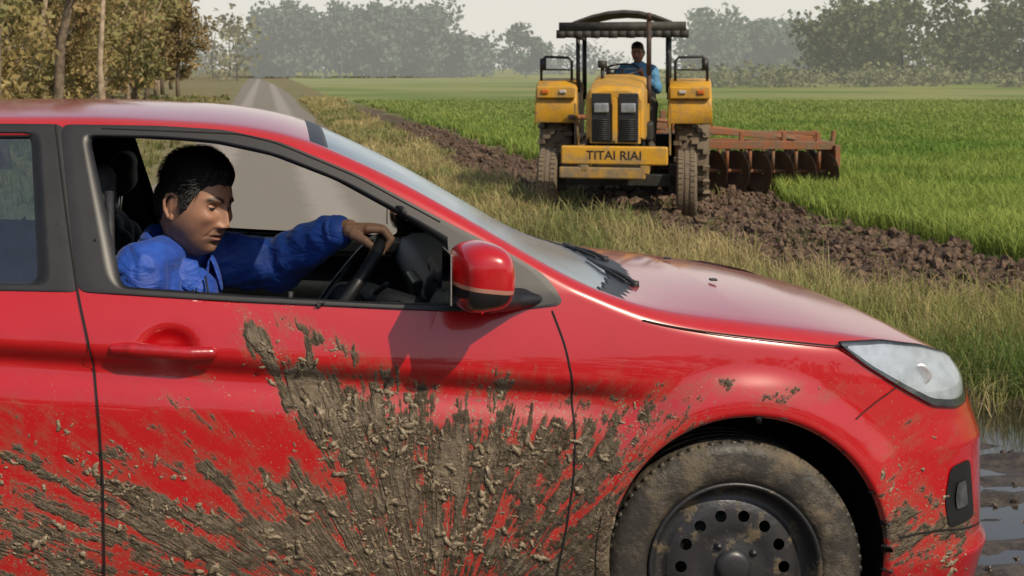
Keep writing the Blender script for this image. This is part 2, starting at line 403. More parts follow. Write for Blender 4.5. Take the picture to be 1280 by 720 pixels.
HLp=smoothc(pw([(1045,427),(1100,424),(1150,430),(1183,440),(1200,462),(1206,500),(1196,508),(1165,506),(1126,484),(1083,457)]),90,True,2)
c0=HLp.mean(0)
LD=simple('lamp_dark',(.16,.17,.18),.3,.5,var=.3)
for sd in (1,-1):
    patch('headlamp_housing',HLp,LD,.0015,sd)
    patch('headlamp_reflector',c0+(HLp-c0)*np.array([.92,.84])+np.array([.004,.002]),CHROME,.004,sd)
    s=S(1150,468)
    m=MB();m.lathe([(.001,YC-sd*(float(hw(*s))+.004)),(.020,YC-sd*(float(hw(*s))+.0045)),(.027,YC-sd*(float(hw(*s))+.0055)),(.030,YC-sd*(float(hw(*s))-.01))],(s[0],0,s[1]),'y',28);m.obj('headlamp_projector',CHROME,car)
    patch('headlamp_lens',HLp,LENS,0,sd,fn=lambda p:.009)
    ribbon('headlamp_seal',c0+(HLp-c0)*.99,c0+(HLp-c0)*1.015,SEAM,.009,.001,side=sd,steps=2)
    fg=smoothc(pw([(1188,583),(1212,572),(1217,645),(1186,660),(1181,625)]),40,True,2)
    patch('fog_lamp_recess',fg,BLACK,.003,sd)
    f0=fg.mean(0); patch('fog_lamp',f0+(fg-f0)*.42,LD,.008,sd)
    seam('bumper_lip_gap',[(1120,672),(1180,662),(1225,652)],.005,SEAM,side=sd)
TAIL=simple('tail_lamp_red',(.35,.01,.01),.15,coat=1)
tp=np.array([(-2.0,.80),(-1.86,.86),(-1.80,.98),(-1.90,.99),(-2.02,.92)])
for sd in (1,-1): patch('tail_lamp',smoothc(tp,50,True,3),TAIL,.006,sd)
for sd in (1,-1):
    c=RWin.mean(0); patch('rear_side_glass',c+(RWin-c)*1.01,GLASS,-.014,sd,step=.05)
hx0,hz0=S(143,436);hx1,hz1=S(264,441)
HRED=simple('handle_red',(.43,.004,.008),.24,coat=1)
for sd in (1,-1):
    yy=YC-sd*(.85+.010)
    o=blob('door_handle',[((hx0,yy+sd*.010,hz0),.014,(hx0+.04,yy,hz0+.001),.0175),((hx0+.04,yy,hz0+.001),.0175,(hx1-.05,yy,hz1),.0175),((hx1-.05,yy,hz1),.0175,(hx1,yy+sd*.008,hz1),.016),((hx0,yy+sd*.012,hz0),.013,(hx0+.0,yy+sd*.045,hz0),.013),((hx1,yy+sd*.012,hz1),.015,(hx1,yy+sd*.045,hz1),.015)],HRED,.003,car,3)
def mirror_mat():
    k=N('mirror_housing'); tc=k.new('ShaderNodeTexCoord'); sx=k.new('ShaderNodeSeparateXYZ'); k.l(tc.outputs['Object'],sx.inputs[0])
    h=k.math('SUBTRACT',sx.outputs[2],k.math('MULTIPLY',sx.outputs[0],-.10))
    ind=k.math('MULTIPLY',k.math('GREATER_THAN',h,1.085),k.math('LESS_THAN',h,1.095)); lo=k.math('LESS_THAN',h,1.085)
    c=k.mix(ind,(.43,.004,.008),(.42,.20,.15)); c=k.mix(lo,c,(.013,.013,.015)); k.l(c,k.b.inputs['Base Color']); k.set(Roughness=.25,Coat_Weight=.8,Coat_Roughness=.05); return k.m
MRM=mirror_mat(); MSIL=simple('mirror_silver',(.8,.82,.8),.04,1,var=.02)
def mirror(sd):
    y=lambda d:YC-sd*(.80+d)
    V=[];F=[];nu,nv=56,30; cx,cz=.515,1.062
    c=lambda t,e:math.copysign(abs(t)**e,t)
    for i in range(nv+1):
        v=-math.pi/2+math.pi*i/nv
        for j in range(nu):
            u=2*math.pi*j/nu
            X=c(math.cos(v),.6)*c(math.cos(u),.6); Z=c(math.cos(v),.6)*c(math.sin(u),.6); Y=c(math.sin(v),.7)
            x=X*.074; z=Z*.083; x+= -.10*max(z,0); z+=.010*X-.02*max(0,X)*max(0,Z); x*=(1-.10*(Y+1)/2)
            V.append((cx+x+.02*(Y+1)/2,y(.14+.105*Y),cz+z))
    for i in range(nv):
        for j in range(nu): F.append((i*nu+j,i*nu+(j+1)%nu,(i+1)*nu+(j+1)%nu,(i+1)*nu+j))
    MB().add(V,F).obj('mirror_housing',MRM,car)
    b=caps([((.54,y(.13),.992),.024,(.62,y(.03),.982),.022),((.62,y(.03),.982),.022,(.69,y(-.005),.982),.016),((.60,y(.02),.995),.02,(.66,y(-.01),.99),.02)]).obj('mirror_stalk',BLACK,car)
    r=b.modifiers.new('r','REMESH'); r.mode='VOXEL'; r.voxel_size=.005; r.use_smooth_shade=True
    MB().box((.439,y(.145),1.062),(.004,.17,.12)).obj('mirror_glass',MSIL,car,bevel=.001)
    patch('mirror_sail',smoothc(pw([(558,290),(600,305),(660,335),(702,378),(640,386),(567,386)]),60,True,2),BLACK,.0065,sd,step=.02)
mirror(1);mirror(-1)
# ---- wheels
def wheel(cx,sd):
    yo=YC-sd*.842; w=lambda d: yo+sd*d
    c=(cx,0,.32)
    prof=[(.212,.03),(.216,.012),(.228,.004),(.25,.000),(.262,.003),(.285,.001),(.300,.006),(.311,.016),(.318,.03)]
    for k in range(4):
        b=.035+k*.034; prof+=[(.32,b),(.32,b+.026),(.311,b+.028),(.311,b+.032)]
    prof+=[(.318,.17),(.305,.186),(.26,.192),(.212,.17)]
    MB().lathe([(r,w(h)) for r,h in prof],c,'y',96).obj('tyre',TYREM,car)
    mb=MB()
    for k in range(72):
        q=2*math.pi*k/72; mb.box((cx+.3085*math.cos(q),w(.022),.32+.3085*math.sin(q)),(.014,.014,.014),(0,-q,0))
    mb.obj('tread_blocks',TYREM,car)
    MB().lathe([(r,w(h)) for r,h in [(.213,.03),(.216,.006),(.210,.002),(.203,.012),(.196,.035),(.180,.05),(.168,.046),(.160,.040)]],c,'y',72).obj('rim_lip',RIM,car)
    pts=[];ed=[];hol=[]
    def loop(cx_,cz_,r,n):
        s=len(pts); 
        for i in range(n):
            q=2*math.pi*i/n; pts.append(Vector((cx_+r*math.cos(q),cz_+r*math.sin(q))))
        for i in range(n): ed.append((s+i,s+(i+1)%n))
    loop(0,0,.161,64)
    for k in range(14):
        q=2*math.pi*k/14; hol.append((.128*math.cos(q),.128*math.sin(q))); loop(*hol[-1],.0145,14)
    for rr in (.148,.105,.09,.07,.05): 
        for i in range(28): q=2*math.pi*i/28+.05; pts.append(Vector((rr*math.cos(q),rr*math.sin(q))))
    pts.append(Vector((0,0)))
    r=delaunay_2d_cdt(pts,ed,[],0,1e-6); V=[];
    for v in r[0]:
        d=v.length; h=float(np.interp(d,[0,.05,.07,.09,.105,.148,.161],[.028,.028,.036,.034,.03,.034,.040])); V.append((cx+v.x,w(h),.32+v.y))
    F=[]
    for f in r[2]:
        cc=sum((r[0][i] for i in f),Vector((0,0)))/len(f)
        if cc.length<.162 and all((cc-Vector(h)).length>.014 for h in hol): F.append(f)
    o=MB();o.add(V,F);o.obj('rim_disc',RIM,car)
    MB().lathe([(.001,w(.012)),(.03,w(.012)),(.042,w(.018)),(.046,w(.03))],c,'y',40).obj('hub_cap',RIM,car)
    mb=MB()
    for k in range(4): 
        q=2*math.pi*k/4+.6; mb.lathe([(.001,w(.02)),(.008,w(.022)),(.009,w(.034))],(cx+.062*math.cos(q),0,.32+.062*math.sin(q)),'y',10)
    mb.obj('wheel_nuts',RIM,car)
    MB().lathe([(.001,w(.09)),(.2,w(.09)),(.2,w(.18))],c,'y',40).obj('brake_backing',LINER,car)
    mb=MB(); q=np.linspace(R(-40),R(220),40); V=[];F=[]
    xc=1.19 if cx>0 else -1.30
    for i,t in enumerate(q):
        for d in (.01,.34): V.append((xc+.352*math.cos(t),YC-sd*(.85-d),.36+.352*math.sin(t)))
    for i in range(39): F.append((2*i,2*i+1,2*i+3,2*i+2))
    s=len(V); V.append((xc,YC-sd*.51,.3)); 
    for i in range(39): F.append((s,2*i+1,2*i+3))
    mb.add(V,F); mb.obj('wheel_well',LINER,car)
for cx in (1.165,-1.285):
    for sd in (1,-1): wheel(cx,sd)
# ---- underbody, interior
MB().box((-.05,YC,.24),(2.1,1.5,.06)).box((-.05,YC,.30),(1.5,1.4,.04)).obj('floor_pan',LINER,car,bevel=.01)
def dash():
    prof=[(.95,.93),(.70,.985),(.52,.985),(.47,.96),(.45,.90),(.50,.80),(.56,.62),(.95,.60)]
    V=[];F=[];n=len(prof)
    for y in (YC-.76,YC+.76): V+=[(x,y,z) for x,z in prof]
    for i in range(n): F.append((i,(i+1)%n,n+(i+1)%n,n+i))
    F+= [tuple(range(n)),tuple(range(n,2*n))[::-1]]
    m=MB();m.add(V,F);m.obj('dashboard',TRIM,car,bevel=.02)
    blob('instrument_hood',[((.50,4.14,1.0),.035,(.50,4.42,1.0),.035),((.62,4.16,.98),.03,(.62,4.40,.98),.03),((.5,4.28,.95),.06,(.6,4.28,.95),.05)],TRIM,.01,car)
    m=MB();m.tube([(.26,4.27,.945),(.55,4.27,.84)],[.03,.05],16);m.obj('steering_column',TRIM,car)
    m=MB();m.tube([(.30,4.27,.93),(.33,4.15,.98)],[.007,.008],8);m.tube([(.32,4.27,.90),(.36,4.12,.93)],[.007,.009],8);m.obj('stalks',TRIM,car)
    m=MB();m.box((.44,4.02,.90),(.02,.12,.06),(0,-.2,0));m.box((.46,4.62,.88),(.03,.24,.12),(0,-.2,0));m.obj('air_vents',BLACK,car,bevel=.008)
    m=MB();m.box((.1,YC,.45),(.9,.2,.25));m.obj('centre_console',TRIM,car,bevel=.03)
dash()
sw=Vector((.209,4.27,.936)); ax=Vector((-math.cos(R(37)),0,math.sin(R(37)))).normalized(); u=Vector((math.sin(R(37)),0,math.cos(R(37)))); w_=Vector((0,1,0))
m=MB();m.tube([sw+(u*math.cos(t)+w_*math.sin(t))*.185 for t in np.linspace(0,2*math.pi,61)],.0175,12,False)
for t in (R(90),R(-90),R(180)): m.tube([sw-ax*.03+(u*math.cos(t)+w_*math.sin(t))*.04,sw-ax*.01+(u*math.cos(t)+w_*math.sin(t))*.178],[.022,.013],8)
m.obj('steering_wheel',simple('steering_black',(.015,.015,.017),.42,bump=.1),car)
blob('steering_boss',[(tuple(sw-ax*.025),(.045,.065,.05),(0,R(-37),0))],TRIM,.008,car)
def seat(y):
    blob('seat',[((-.50,y-.15,.56),.07,(-.46,y-.15,1.0),.055),((-.50,y+.15,.56),.07,(-.46,y+.15,1.0),.055),((-.53,y,.56),.09,(-.48,y,1.03),.06),((-.5,y-.1,1.05),.05,(-.5,y+.1,1.05),.05),
      ((-.45,y-.17,.42),.08,(-.02,y-.17,.45),.07),((-.45,y+.17,.42),.08,(-.02,y+.17,.45),.07),((-.45,y,.42),.09,(-.02,y,.44),.08),((-.5,y-.08,.4),.1,(-.5,y+.08,.4),.1)],SEAT,.012,car,6)
    blob('headrest',[((-.47,y-.08,1.20),.055,(-.47,y+.08,1.20),.055),((-.455,y-.07,1.25),.04,(-.455,y+.07,1.25),.04)],SEAT,.01,car,5)
    m=MB();m.tube([(-.48,y-.05,1.03),(-.47,y-.05,1.18)],.007,8);m.tube([(-.48,y+.05,1.03),(-.47,y+.05,1.18)],.007,8);m.obj('headrest_posts',CHROME,car)
seat(4.29);seat(5.03)
blob('rear_seat',[((-1.35,4.1,.5),.12,(-1.35,5.2,.5),.12),((-1.05,4.1,.45),.12,(-1.05,5.2,.45),.12),((-1.47,4.1,.95),.07,(-1.47,5.2,.95),.07),((-1.42,4.1,.7),.1,(-1.42,5.2,.7),.1)]+[((-1.47,y-.08,1.1),.05,(-1.47,y+.08,1.1),.05) for y in (4.3,5.0)],SEAT,.02,car,5)
m=MB();m.tube([(-.40,3.99,1.24),(-.39,3.93,1.05),(-.42,3.92,.8)],.012,8);m.obj('seat_belt',TRIM,car)
m=MB()
m.box((.05,3.915,.945),(1.05,.05,.05),(0,.02,0));m.box((.05,2*YC-3.915,.945),(1.05,.05,.05),(0,.02,0));m.obj('door_cap',TRIM,car,bevel=.012)
m=MB();m.box((.16,4.65,1.30),(.03,.22,.06));m.obj('rear_view_mirror',BLACK,car,bevel=.01)
def topz(x,y):
    e=float(ze(x)); h=float(hw(x,e)); c=float(ip(x,[.1,.9,1.3],[.042,.036,.045])); return e+c*(1-((y-YC)/h)**2)
m=MB()
for (x0,y0,x1,y1) in ((1.0,4.16,.955,4.38),(1.02,4.62,.975,4.84)):
    m.tube([(x0,y0,topz(x0,y0)+.004),((x0+x1)/2,(y0+y1)/2,topz((x0+x1)/2,(y0+y1)/2)+.009),(x1,y1,topz(x1,y1)+.006)],[.007,.005,.004],8)
    m.tube([(x1+.02,y1-.20,topz(x1+.02,y1-.20)+.003),(x1,y1,topz(x1,y1)+.004),(x1-.005,y1+.16,topz(x1-.005,y1+.16)+.003)],[.004,.005,.004],6)
    m.tube([(x0,y0,topz(x0,y0)-.01),(x0,y0,topz(x0,y0)+.010)],[.012,.010],12)
m.obj('wipers',TRIM,car)
m=MB()
for y in (4.4,4.9): m.box((1.28,y,topz(1.28,y)+.002),(.020,.022,.006))
m.obj('washer_jets',BLACK,car,bevel=.002)
# ---- mud clumps: irregular clusters
MUDM=simple('wet_mud',(.26,.205,.135),.36,scale=60,bump=.5,c2=(.13,.10,.065))
bmi=bmesh.new(); bmesh.ops.create_icosphere(bmi,subdivisions=2,radius=1); ICO=np.array([v.co[:] for v in bmi.verts]); IF=np.array([[v.index for v in f.verts] for f in bmi.faces]); bmi.free()
def clumps():
    n=160000; px=np.random.uniform(-10,1225,n);py=np.random.uniform(395,740,n);d=mudd(px,py)
    cl=fbm(px/38,py/38,91,3); pr=((d/.9)**2.0)*np.clip((cl-.36)*6,0,1)+.0008; ok=np.random.rand(n)<pr*.050
    VV=[];FF=[];cnt=0
    for px_,py_ in zip(px[ok],py[ok]):
        x,z=S(px_,py_)
        if z<.2 or (math.hypot(x-1.19,z-.36)<.36) or x>1.85: continue
        q=random.random(); s0=.0016+.0022*q+.0055*q**8
        ang=math.atan2(z-(EYE-775/505.),x-210/505.)+random.gauss(0,.9); nb=random.choice([1,2,3,4,5]); cx_,cz_=x,z
        for b in range(nb):
            s=s0*random.uniform(.6,1.1); el=random.choice([1,1.2,1.6,2.2]); a2=ang+random.gauss(0,.6)
            P=ICO*(1+.8*(np.random.rand(len(ICO),1)-.5)); P=P*np.array([s*el,s*.60,s*.85])
            c,sn=math.cos(a2),math.sin(a2); Q=np.c_[P[:,0]*c-P[:,2]*sn,P[:,1],P[:,0]*sn+P[:,2]*c]
            h=float(hw(cx_,cz_)); Q+=np.array([cx_,YC-h-s*.05,cz_]); VV.append(Q);FF.append(IF+42*cnt);cnt+=1
            cx_+=math.cos(a2)*s*1.1; cz_+=math.sin(a2)*s*1.1
    objnp('mud_clumps',np.vstack(VV),np.vstack(FF),MUDM,car,True)
clumps()
# ---------------------------------------------------------------- people
SKB=(.36,.185,.115)
def skin(name,base=SKB):
    k=N(name); a=k.attr('Col'); n=k.noise(60,4); k.l(k.mix(k.math('MULTIPLY',n,.25),a.outputs['Color'],tuple(x*.6 for x in base)),k.b.inputs['Base Color'])
    k.set(Roughness=.52); k.b.inputs['Subsurface Weight'].default_value=.06; k.b.inputs['Subsurface Radius'].default_value=(.01,.004,.002); k.bump(k.noise(220,3),.15,.0015); return k.m
SKIN=skin('skin'); HAND=simple('hand_skin',SKB,.5,var=.08,scale=40,bump=.1); HAIR=simple('black_hair',(.010,.008,.007),.6,scale=200,bump=.3)
EYEW=simple('eye_white',(.5,.46,.42),.2); IRIS=simple('iris',(.015,.009,.006),.1)
def head(parent,M,nu=280,nv=220,strands=7000):
    th=np.linspace(0.001,np.pi-.001,nv); ph=np.linspace(0,2*np.pi,nu,endpoint=False); T,Pp=np.meshgrid(th,ph,indexing='ij')
    dx=np.sin(T)*np.cos(Pp);dy=np.sin(T)*np.sin(Pp);dz=np.cos(T)
    x=.074*np.sign(dx)*np.abs(dx)**.90; y=np.where(dy>0,.093*np.abs(dy)**.72,-.104*np.abs(dy)**.9); z=.120*np.sign(dz)*np.abs(dz)**.95
    t=np.clip(-z/.120,0,1); x=x*(1-.18*t**1.8); y=np.where(y<0,y*(1-.40*t**1.4),y)
    x=x*(1-.05*np.exp(-((z-.035)/.03)**2)*(dy>0))
    w=sstep(dy,.05,.40); ax_=np.abs(x)
    g=lambda a,b,sx,sz:np.exp(-((ax_-a)/sx)**2-((z-b)/sz)**2)
    y=y-.010*w*sstep(z,.05,.11)
    hN=ip(z,[-.043,-.036,-.029,-.022,-.008,.008,.022,.036],[0,.007,.020,.0215,.0155,.0095,.004,0]); wN=ip(z,[-.04,-.03,-.022,-.012,0,.03],[.013,.013,.0115,.009,.0078,.010])
    d=hN*np.exp(-np.abs(ax_/wN)**2.2)
    d=d+.0085*g(.0145,-.029,.0062,.0065)-.003*g(.009,-.037,.004,.003)
    d=d-.0145*g(.030,.012,.0160,.0115)+.0075*g(.030,.032,.020,.0065)-.002*g(0,.030,.008,.008)
    d=d+.006*g(.047,-.012,.017,.014)-.006*g(.046,-.050,.014,.022)-.0028*np.exp(-((ax_-(.019+(-.030-z)*.5))/.004)**2)*sstep(-z,.030,.040)*(1-sstep(-z,.055,.066))
    d=d+.0055*g(0,-.050,.017,.0045)+.0065*g(0,-.0635,.014,.0048)-.0055*g(0,-.0567,.023,.0019)-.0045*g(0,-.0745,.017,.005)+.011*g(0,-.095,.020,.014)+.004*g(0,-.040,.014,.008)-.0015*g(0,-.043,.003,.006)
    y=y+w*d
    V=np.stack([x,y,z],-1).reshape(-1,3); ii,jj=np.meshgrid(np.arange(nv-1),np.arange(nu),indexing='ij'); j2=(jj+1)%nu
    F=np.stack([ii*nu+jj,(ii+1)*nu+jj,(ii+1)*nu+j2,ii*nu+j2],-1).reshape(-1,4)
    col=np.ones((V.shape[0],3))*np.array(SKB); X,Y,Z=V.T; AX=np.abs(X)
    lipz=np.where(Z>-.0567,.0055,.0095)*(1-(AX/.023).clip(0,1)**2)
    lip=(1-sstep(np.abs(Z+.0567),lipz*.8,lipz*1.1+1e-4))*(Y>.04); line=np.exp(-(AX/.023)**4-((Z+.0567)/.0017)**2)*(Y>.04)
    fr=(Y>.02); bn=fbm(X*160,Z*160,12,3)
    beard=sstep(-Z,.035,.060)*(Y>-.02)*(1-lip)*.50*(.6+.8*bn)+np.exp(-(AX/.022)**4-((Z+.0435)/.006)**2)*fr*.5
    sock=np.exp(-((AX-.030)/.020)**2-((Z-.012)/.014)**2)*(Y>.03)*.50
    browd=1.25*np.exp(-(((Z-(.0305+.006*np.sin((AX-.010)/.042*np.pi)-.05*(AX-.03).clip(0)))/.0050)**2)**1.2)*sstep(AX,.007,.013)*(1-sstep(AX,.046,.055))*(Y>.02)*(.85+.3*bn)
    flush=(np.exp(-((AX-.04)/.02)**2-((Z+.015)/.02)**2)+np.exp(-(AX/.014)**2-((Z+.025)/.012)**2))*fr*.3
    nost=np.exp(-((AX-.0085)/.0042)**2-((Z+.0365)/.0028)**2)*fr*.9
    for wgt,cc in ((flush,(.42,.175,.11)),(sock,(.12,.055,.038)),(beard.clip(0,.8),(.08,.05,.04)),(lip*.8,(.23,.085,.07)),(line*.9,(.04,.015,.012)),(nost,(.02,.01,.008)),(browd.clip(0,1),(.009,.007,.006))):
        col=col*(1-wgt[:,None])+np.array(cc)*wgt[:,None]
    tr=lambda V:(np.array(M.to_3x3())@np.asarray(V).T).T+np.array(M.translation)
    objnp('head',tr(V),F,SKIN,parent,True,col)
    AZ=np.arctan2(X,Y); A_=np.abs(AZ)
    hl=ip(A_,[0,.35,.62,.80,.95,1.12,1.30,1.42,1.62,1.85,2.2,3.2],[.064,.064,.060,.046,.028,-.002,-.020,.0,.030,.010,-.045,-.070])+.008*(fbm(AZ*6+20,AZ*0+3,5)-.5)
    m=sstep(Z-hl,0,.022)
    nn=fbm(AZ*3+5,Z*26+9,3,3)
    off=m*(.004+.015*sstep(Z,.03,.10)*(1+.35*(Y>0)+.25*(X>0))+.011*(nn-.5)+.003*(Z<.03))
    Nv=V/np.linalg.norm(V,axis=1)[:,None]; H=V+Nv*(off-.003*(m<.02))[:,None]
    fm=(m[F]>.001).all(1)
    u_,inv=np.unique(F[fm],return_inverse=True); objnp('hair',tr(H[u_]),inv.reshape(-1,4),HAIR,parent,True)
    if strands:
        cand=np.where(m>.25)[0]; sw_=np.sqrt(X[cand]**2+Y[cand]**2)+.004; cand=cand[np.random.choice(len(cand),strands,p=sw_/sw_.sum())]; p=H[cand]; n=Nv[cand]
        cl=fbm(AZ[cand]*5,Z[cand]*40,66,2)-.5
        flow=np.c_[.75+1.6*cl,-.30+.9*cl,.10+1.0*cl]*1.0
        dn=(p[:,2]<.055)[:,None]; flow=np.where(dn,np.array([.0,-.35,-1.0])+np.random.randn(strands,3)*.15,flow)
        flow=flow-n*(np.sum(flow*n,1))[:,None]; flow/=np.linalg.norm(flow,axis=1)[:,None]; flow+=np.random.randn(strands,3)*.14
        lift=np.where(p[:,2]>.06,.0045,.0010)[:,None]
        L=(np.where(p[:,2]>.05,.018,.008)*(.7+.7*np.random.rand(strands)))[:,None]; sd=np.cross(flow,n); sd/=np.linalg.norm(sd,axis=1)[:,None]+1e-9
        wd_=.0009
        a=p-sd*wd_-n*.001;b=p+sd*wd_-n*.001;c=p+flow*L*.55+n*lift+sd*wd_*.8;d_=p+flow*L*.55+n*lift-sd*wd_*.8;e=p+flow*L+n*lift*.2
        VV=np.stack([a,b,c,d_,e],1).reshape(-1,3); k=np.arange(strands)[:,None]*5
        objnp('hair_strands',tr(VV),np.vstack([k+[0,1,2],k+[0,2,3],k+[3,2,4]]),HAIR,parent,True)
    Mv=lambda p:tuple(M@Vector(p)); sc=M.to_3x3().col[0].length
    mb=MB();lid=MB();ir=MB();lash=MB()
    for s in (1,-1):
        c=Vector((s*.030,.0685,.0115)) 
        def ball(B,c,r,cond,n=20,sx=1):
            bm=bmesh.new();bmesh.ops.create_uvsphere(bm,u_segments=n,v_segments=n,radius=r)
            V=[Mv(c+Vector((v.co.x*sx,v.co.y,v.co.z))) for v in bm.verts];F=[[v.index for v in f.verts] for f in bm.faces if cond(f.calc_center_median()/r)];bm.free();B.add(V,F)
        ball(mb,c,.0120,lambda q:True,24); ball(lid,c,.0130,lambda q:q.z>.10+.25*q.x*q.x or q.z<-.36+.2*q.x*q.x,48,1.12)
        ball(ir,c+Vector((.0012,.0073,-.0018)),.0058,lambda q:True,16)
        P=[]
        for q in np.linspace(-1,1,9):
            P.append(Mv((c.x+q*.0128,c.y+.0136*math.sqrt(max(.02,1-q*q*.72)),c.z+.0016-.0012*q*q)))
        lash.tube(P,[.0004*sc]+[.0013*sc]*7+[.0004*sc],6)
    mb.obj('eyeballs',EYEW,parent);lid.obj('eyelids',HAND,parent);ir.obj('irises',IRIS,parent);lash.obj('eyelashes',HAIR,parent)
    for s in (1,-1):
        e=[]; 
        ring=[(.002,.026,.001),(-.008,.031,.005),(-.020,.026,.009),(-.025,.010,.011),(-.021,-.010,.009),(-.011,-.026,.004),(-.003,-.031,.001)]
        for a__,b_ in zip(ring[:-1],ring[1:]): e.append((Mv((s*(.070+a__[2]),a__[0]-.006,a__[1]-.004)),.0040*sc,Mv((s*(.070+b_[2]),b_[0]-.006,b_[1]-.004)),.0040*sc))
        e.append((Mv((s*.071,-.015,-.003)),(.0045*sc,.011*sc,.023*sc),tuple(M.to_euler())))
        e.append((Mv((s*.071,-.008,-.031)),.0065*sc,Mv((s*.070,-.007,-.026)),.006*sc))
        blob('ear',e,HAND,.0018*sc,parent,2)
drv=empty('car_driver')
a_=R(37); Rm=Matrix.Rotation(-(R(90)+a_),4,'Z')@Matrix.Rotation(R(-10),4,'X')@Matrix.Rotation(R(-3),4,'Y')
Mh=Matrix.Translation((-.190,4.23,1.183))@Rm@Matrix.Scale(1.13,4)
head(drv,Mh)
k=N('blue_jacket'); n=k.noise(9,3,.5); n2=k.noise(300,2)
mpj=k.new('ShaderNodeMapping'); mpj.inputs['Scale'].default_value=(9,3,16); mpj.inputs['Rotation'].default_value=(0,.5,.3); k.l(k.tc.outputs['Object'],mpj.inputs[0]); nfj=k.noise(1.6,3,.5,mpj.outputs[0],.8)
k.l(k.mix(k.mr(n,.3,.7),(.012,.075,.42),(.008,.045,.28)),k.b.inputs['Base Color']); k.set(Roughness=.62); k.b.inputs['Sheen Weight'].default_value=.12; k.bump(k.math('ADD',k.math('ADD',nfj,k.math('MULTIPLY',n,.4)),k.math('MULTIPLY',n2,.03)),.6,.025); JACK=k.m
DARKC=simple('dark_shirt',(.012,.013,.018),.8); JEAN=simple('dark_jeans',(.02,.025,.05),.8,bump=.2)
nk=(-.235,4.27,1.072)
blob('neck',[((-.25,4.28,1.00),.060,(-.215,4.255,1.12),.055)],HAND,.006,drv)
J=[((-.42,4.29,.50),.14,(-.33,4.29,.80),.135),((-.42,4.29,.50),(.15,.19,.12),(0,0,0)),((-.33,4.21,.82),.11,(-.30,4.16,.96),.09),((-.30,4.38,.82),.11,(-.20,4.40,.96),.09),((-.33,4.29,.8),.13,(-.27,4.29,.97),.10),
   ((-.22,4.19,.80),.09,(-.20,4.22,.94),.075),
   ((-.265,4.27,1.00),.078,(-.25,4.27,1.03),.070),
   ((-.325,4.11,1.018),.078,(-.26,4.25,1.045),.062),((-.12,4.41,1.02),.070,(-.22,4.31,1.035),.06),
   ((-.325,4.11,1.018),.080,(-.33,4.04,.80),.062),((-.33,4.04,.80),.058,(-.12,4.02,.66),.045),((-.12,4.02,.66),.043,(.02,4.08,.64),.038),
   ((-.12,4.41,1.010),.080,(.035,4.46,.990),.073),((.035,4.46,.990),.072,(.15,4.345,1.075),.059),((.15,4.345,1.075),.059,(.205,4.29,1.105),.048)]
for (x,y,z,r) in ((-.03,4.44,1.0,.079),(.035,4.455,.992,.080),(.085,4.41,1.03,.069),(.13,4.37,1.06,.063),(.175,4.32,1.09,.056)): J.append(((x-.006,y,z),r,(x+.006,y-.004,z+.002),r*.98))
blob('jacket',J,JACK,.0065,drv,4,(.07,.022))
m=MB()
t=Vector((.055,-.05,.03)).normalized(); a1=t.cross(Vector((0,0,1))).normalized(); b1=t.cross(a1); m.tube([Vector((.203,4.292,1.104))+(a1*math.cos(q)+b1*math.sin(q))*.040 for q in np.linspace(0,2*math.pi,25)],.010,8,False)
m.obj('cuff_band',JACK,drv)
V=[];F=[];nq=60
for i in range(nq):
    q=R(16)+ (2*math.pi-R(32))*i/(nq-1); fd=-a_
    d=Vector((math.cos(q+fd),math.sin(q+fd),0))
    front=max(0,math.cos(q)); wv=.004*math.sin(q*7)
    for r_,h in ((.078,-.060),(.084,-.020),(.080+.014*front,.030-.012*front),(.089+.018*front,.028-.016*front),(.110+.020*front+wv,-.022-.026*front),(.114+.018*front+wv,-.034-.03*front)):
        V.append((nk[0]-.004+d.x*r_*1.0,nk[1]+d.y*r_*1.0,nk[2]-.010+h-.40*(d.x*math.cos(a_)-d.y*math.sin(a_))*r_))
nn_=6
for i in range(nq-1):
    for k_ in range(nn_-1): F.append((i*nn_+k_,i*nn_+k_+1,(i+1)*nn_+k_+1,(i+1)*nn_+k_))
o=MB().add(V,F).obj('collar',JACK,drv); s_=o.modifiers.new('s','SOLIDIFY'); s_.thickness=.007; ss=o.modifiers.new('ss','SUBSURF'); ss.levels=1; ss.render_levels=1
m=MB(); m.tube([(-.158,4.158,1.0),(-.150,4.143,.96),(-.152,4.130,.92),(-.16,4.118,.87)],.0035,6);m.obj('zip',DARKC,drv)
blob('trousers',[((-.42,4.20,.50),.10,(-.02,4.17,.56),.075),((-.02,4.17,.56),.07,(.30,4.18,.36),.05),((-.42,4.38,.50),.10,(-.02,4.40,.56),.075),((-.02,4.40,.56),.07,(.32,4.38,.36),.05),((.30,4.18,.36),.05,(.42,4.18,.30),.05),((.32,4.38,.36),.05,(.44,4.38,.30),.05)],JEAN,.012,drv)
H=[((.195,4.30,1.105),.031,(.235,4.272,1.115),.027)]
for y0,y1 in ((4.232,4.222),(4.254,4.247),(4.276,4.272),(4.296,4.296)):
    H.append(((.235,(y0+4.268)/2,1.113),.020,(.290,y0,1.117),.0125))
Fg=[]
for y,L in ((4.222,.95),(4.247,1.05),(4.272,1.0),(4.297,.85)):
    yk=y+.003
    P=[(.284,yk,1.119),(.284+.044*L,y,1.117),(.305+.044*L,y-.002,1.090),(.294+.04*L,y-.002,1.066)]
    Fg+=[(P[i],[.0115,.0102,.0094,.0082][i],P[i+1],[.0102,.0094,.0082,.0078][i]) for i in range(3)]
Fg+=[((.245,4.232,1.103),.015,(.277,4.207,1.088),.0125),((.277,4.207,1.088),.012,(.303,4.206,1.066),.0098),((.303,4.206,1.066),.0098,(.322,4.214,1.056),.0085)]
blob('left_hand',H+Fg,HAND,.0026,drv,2)
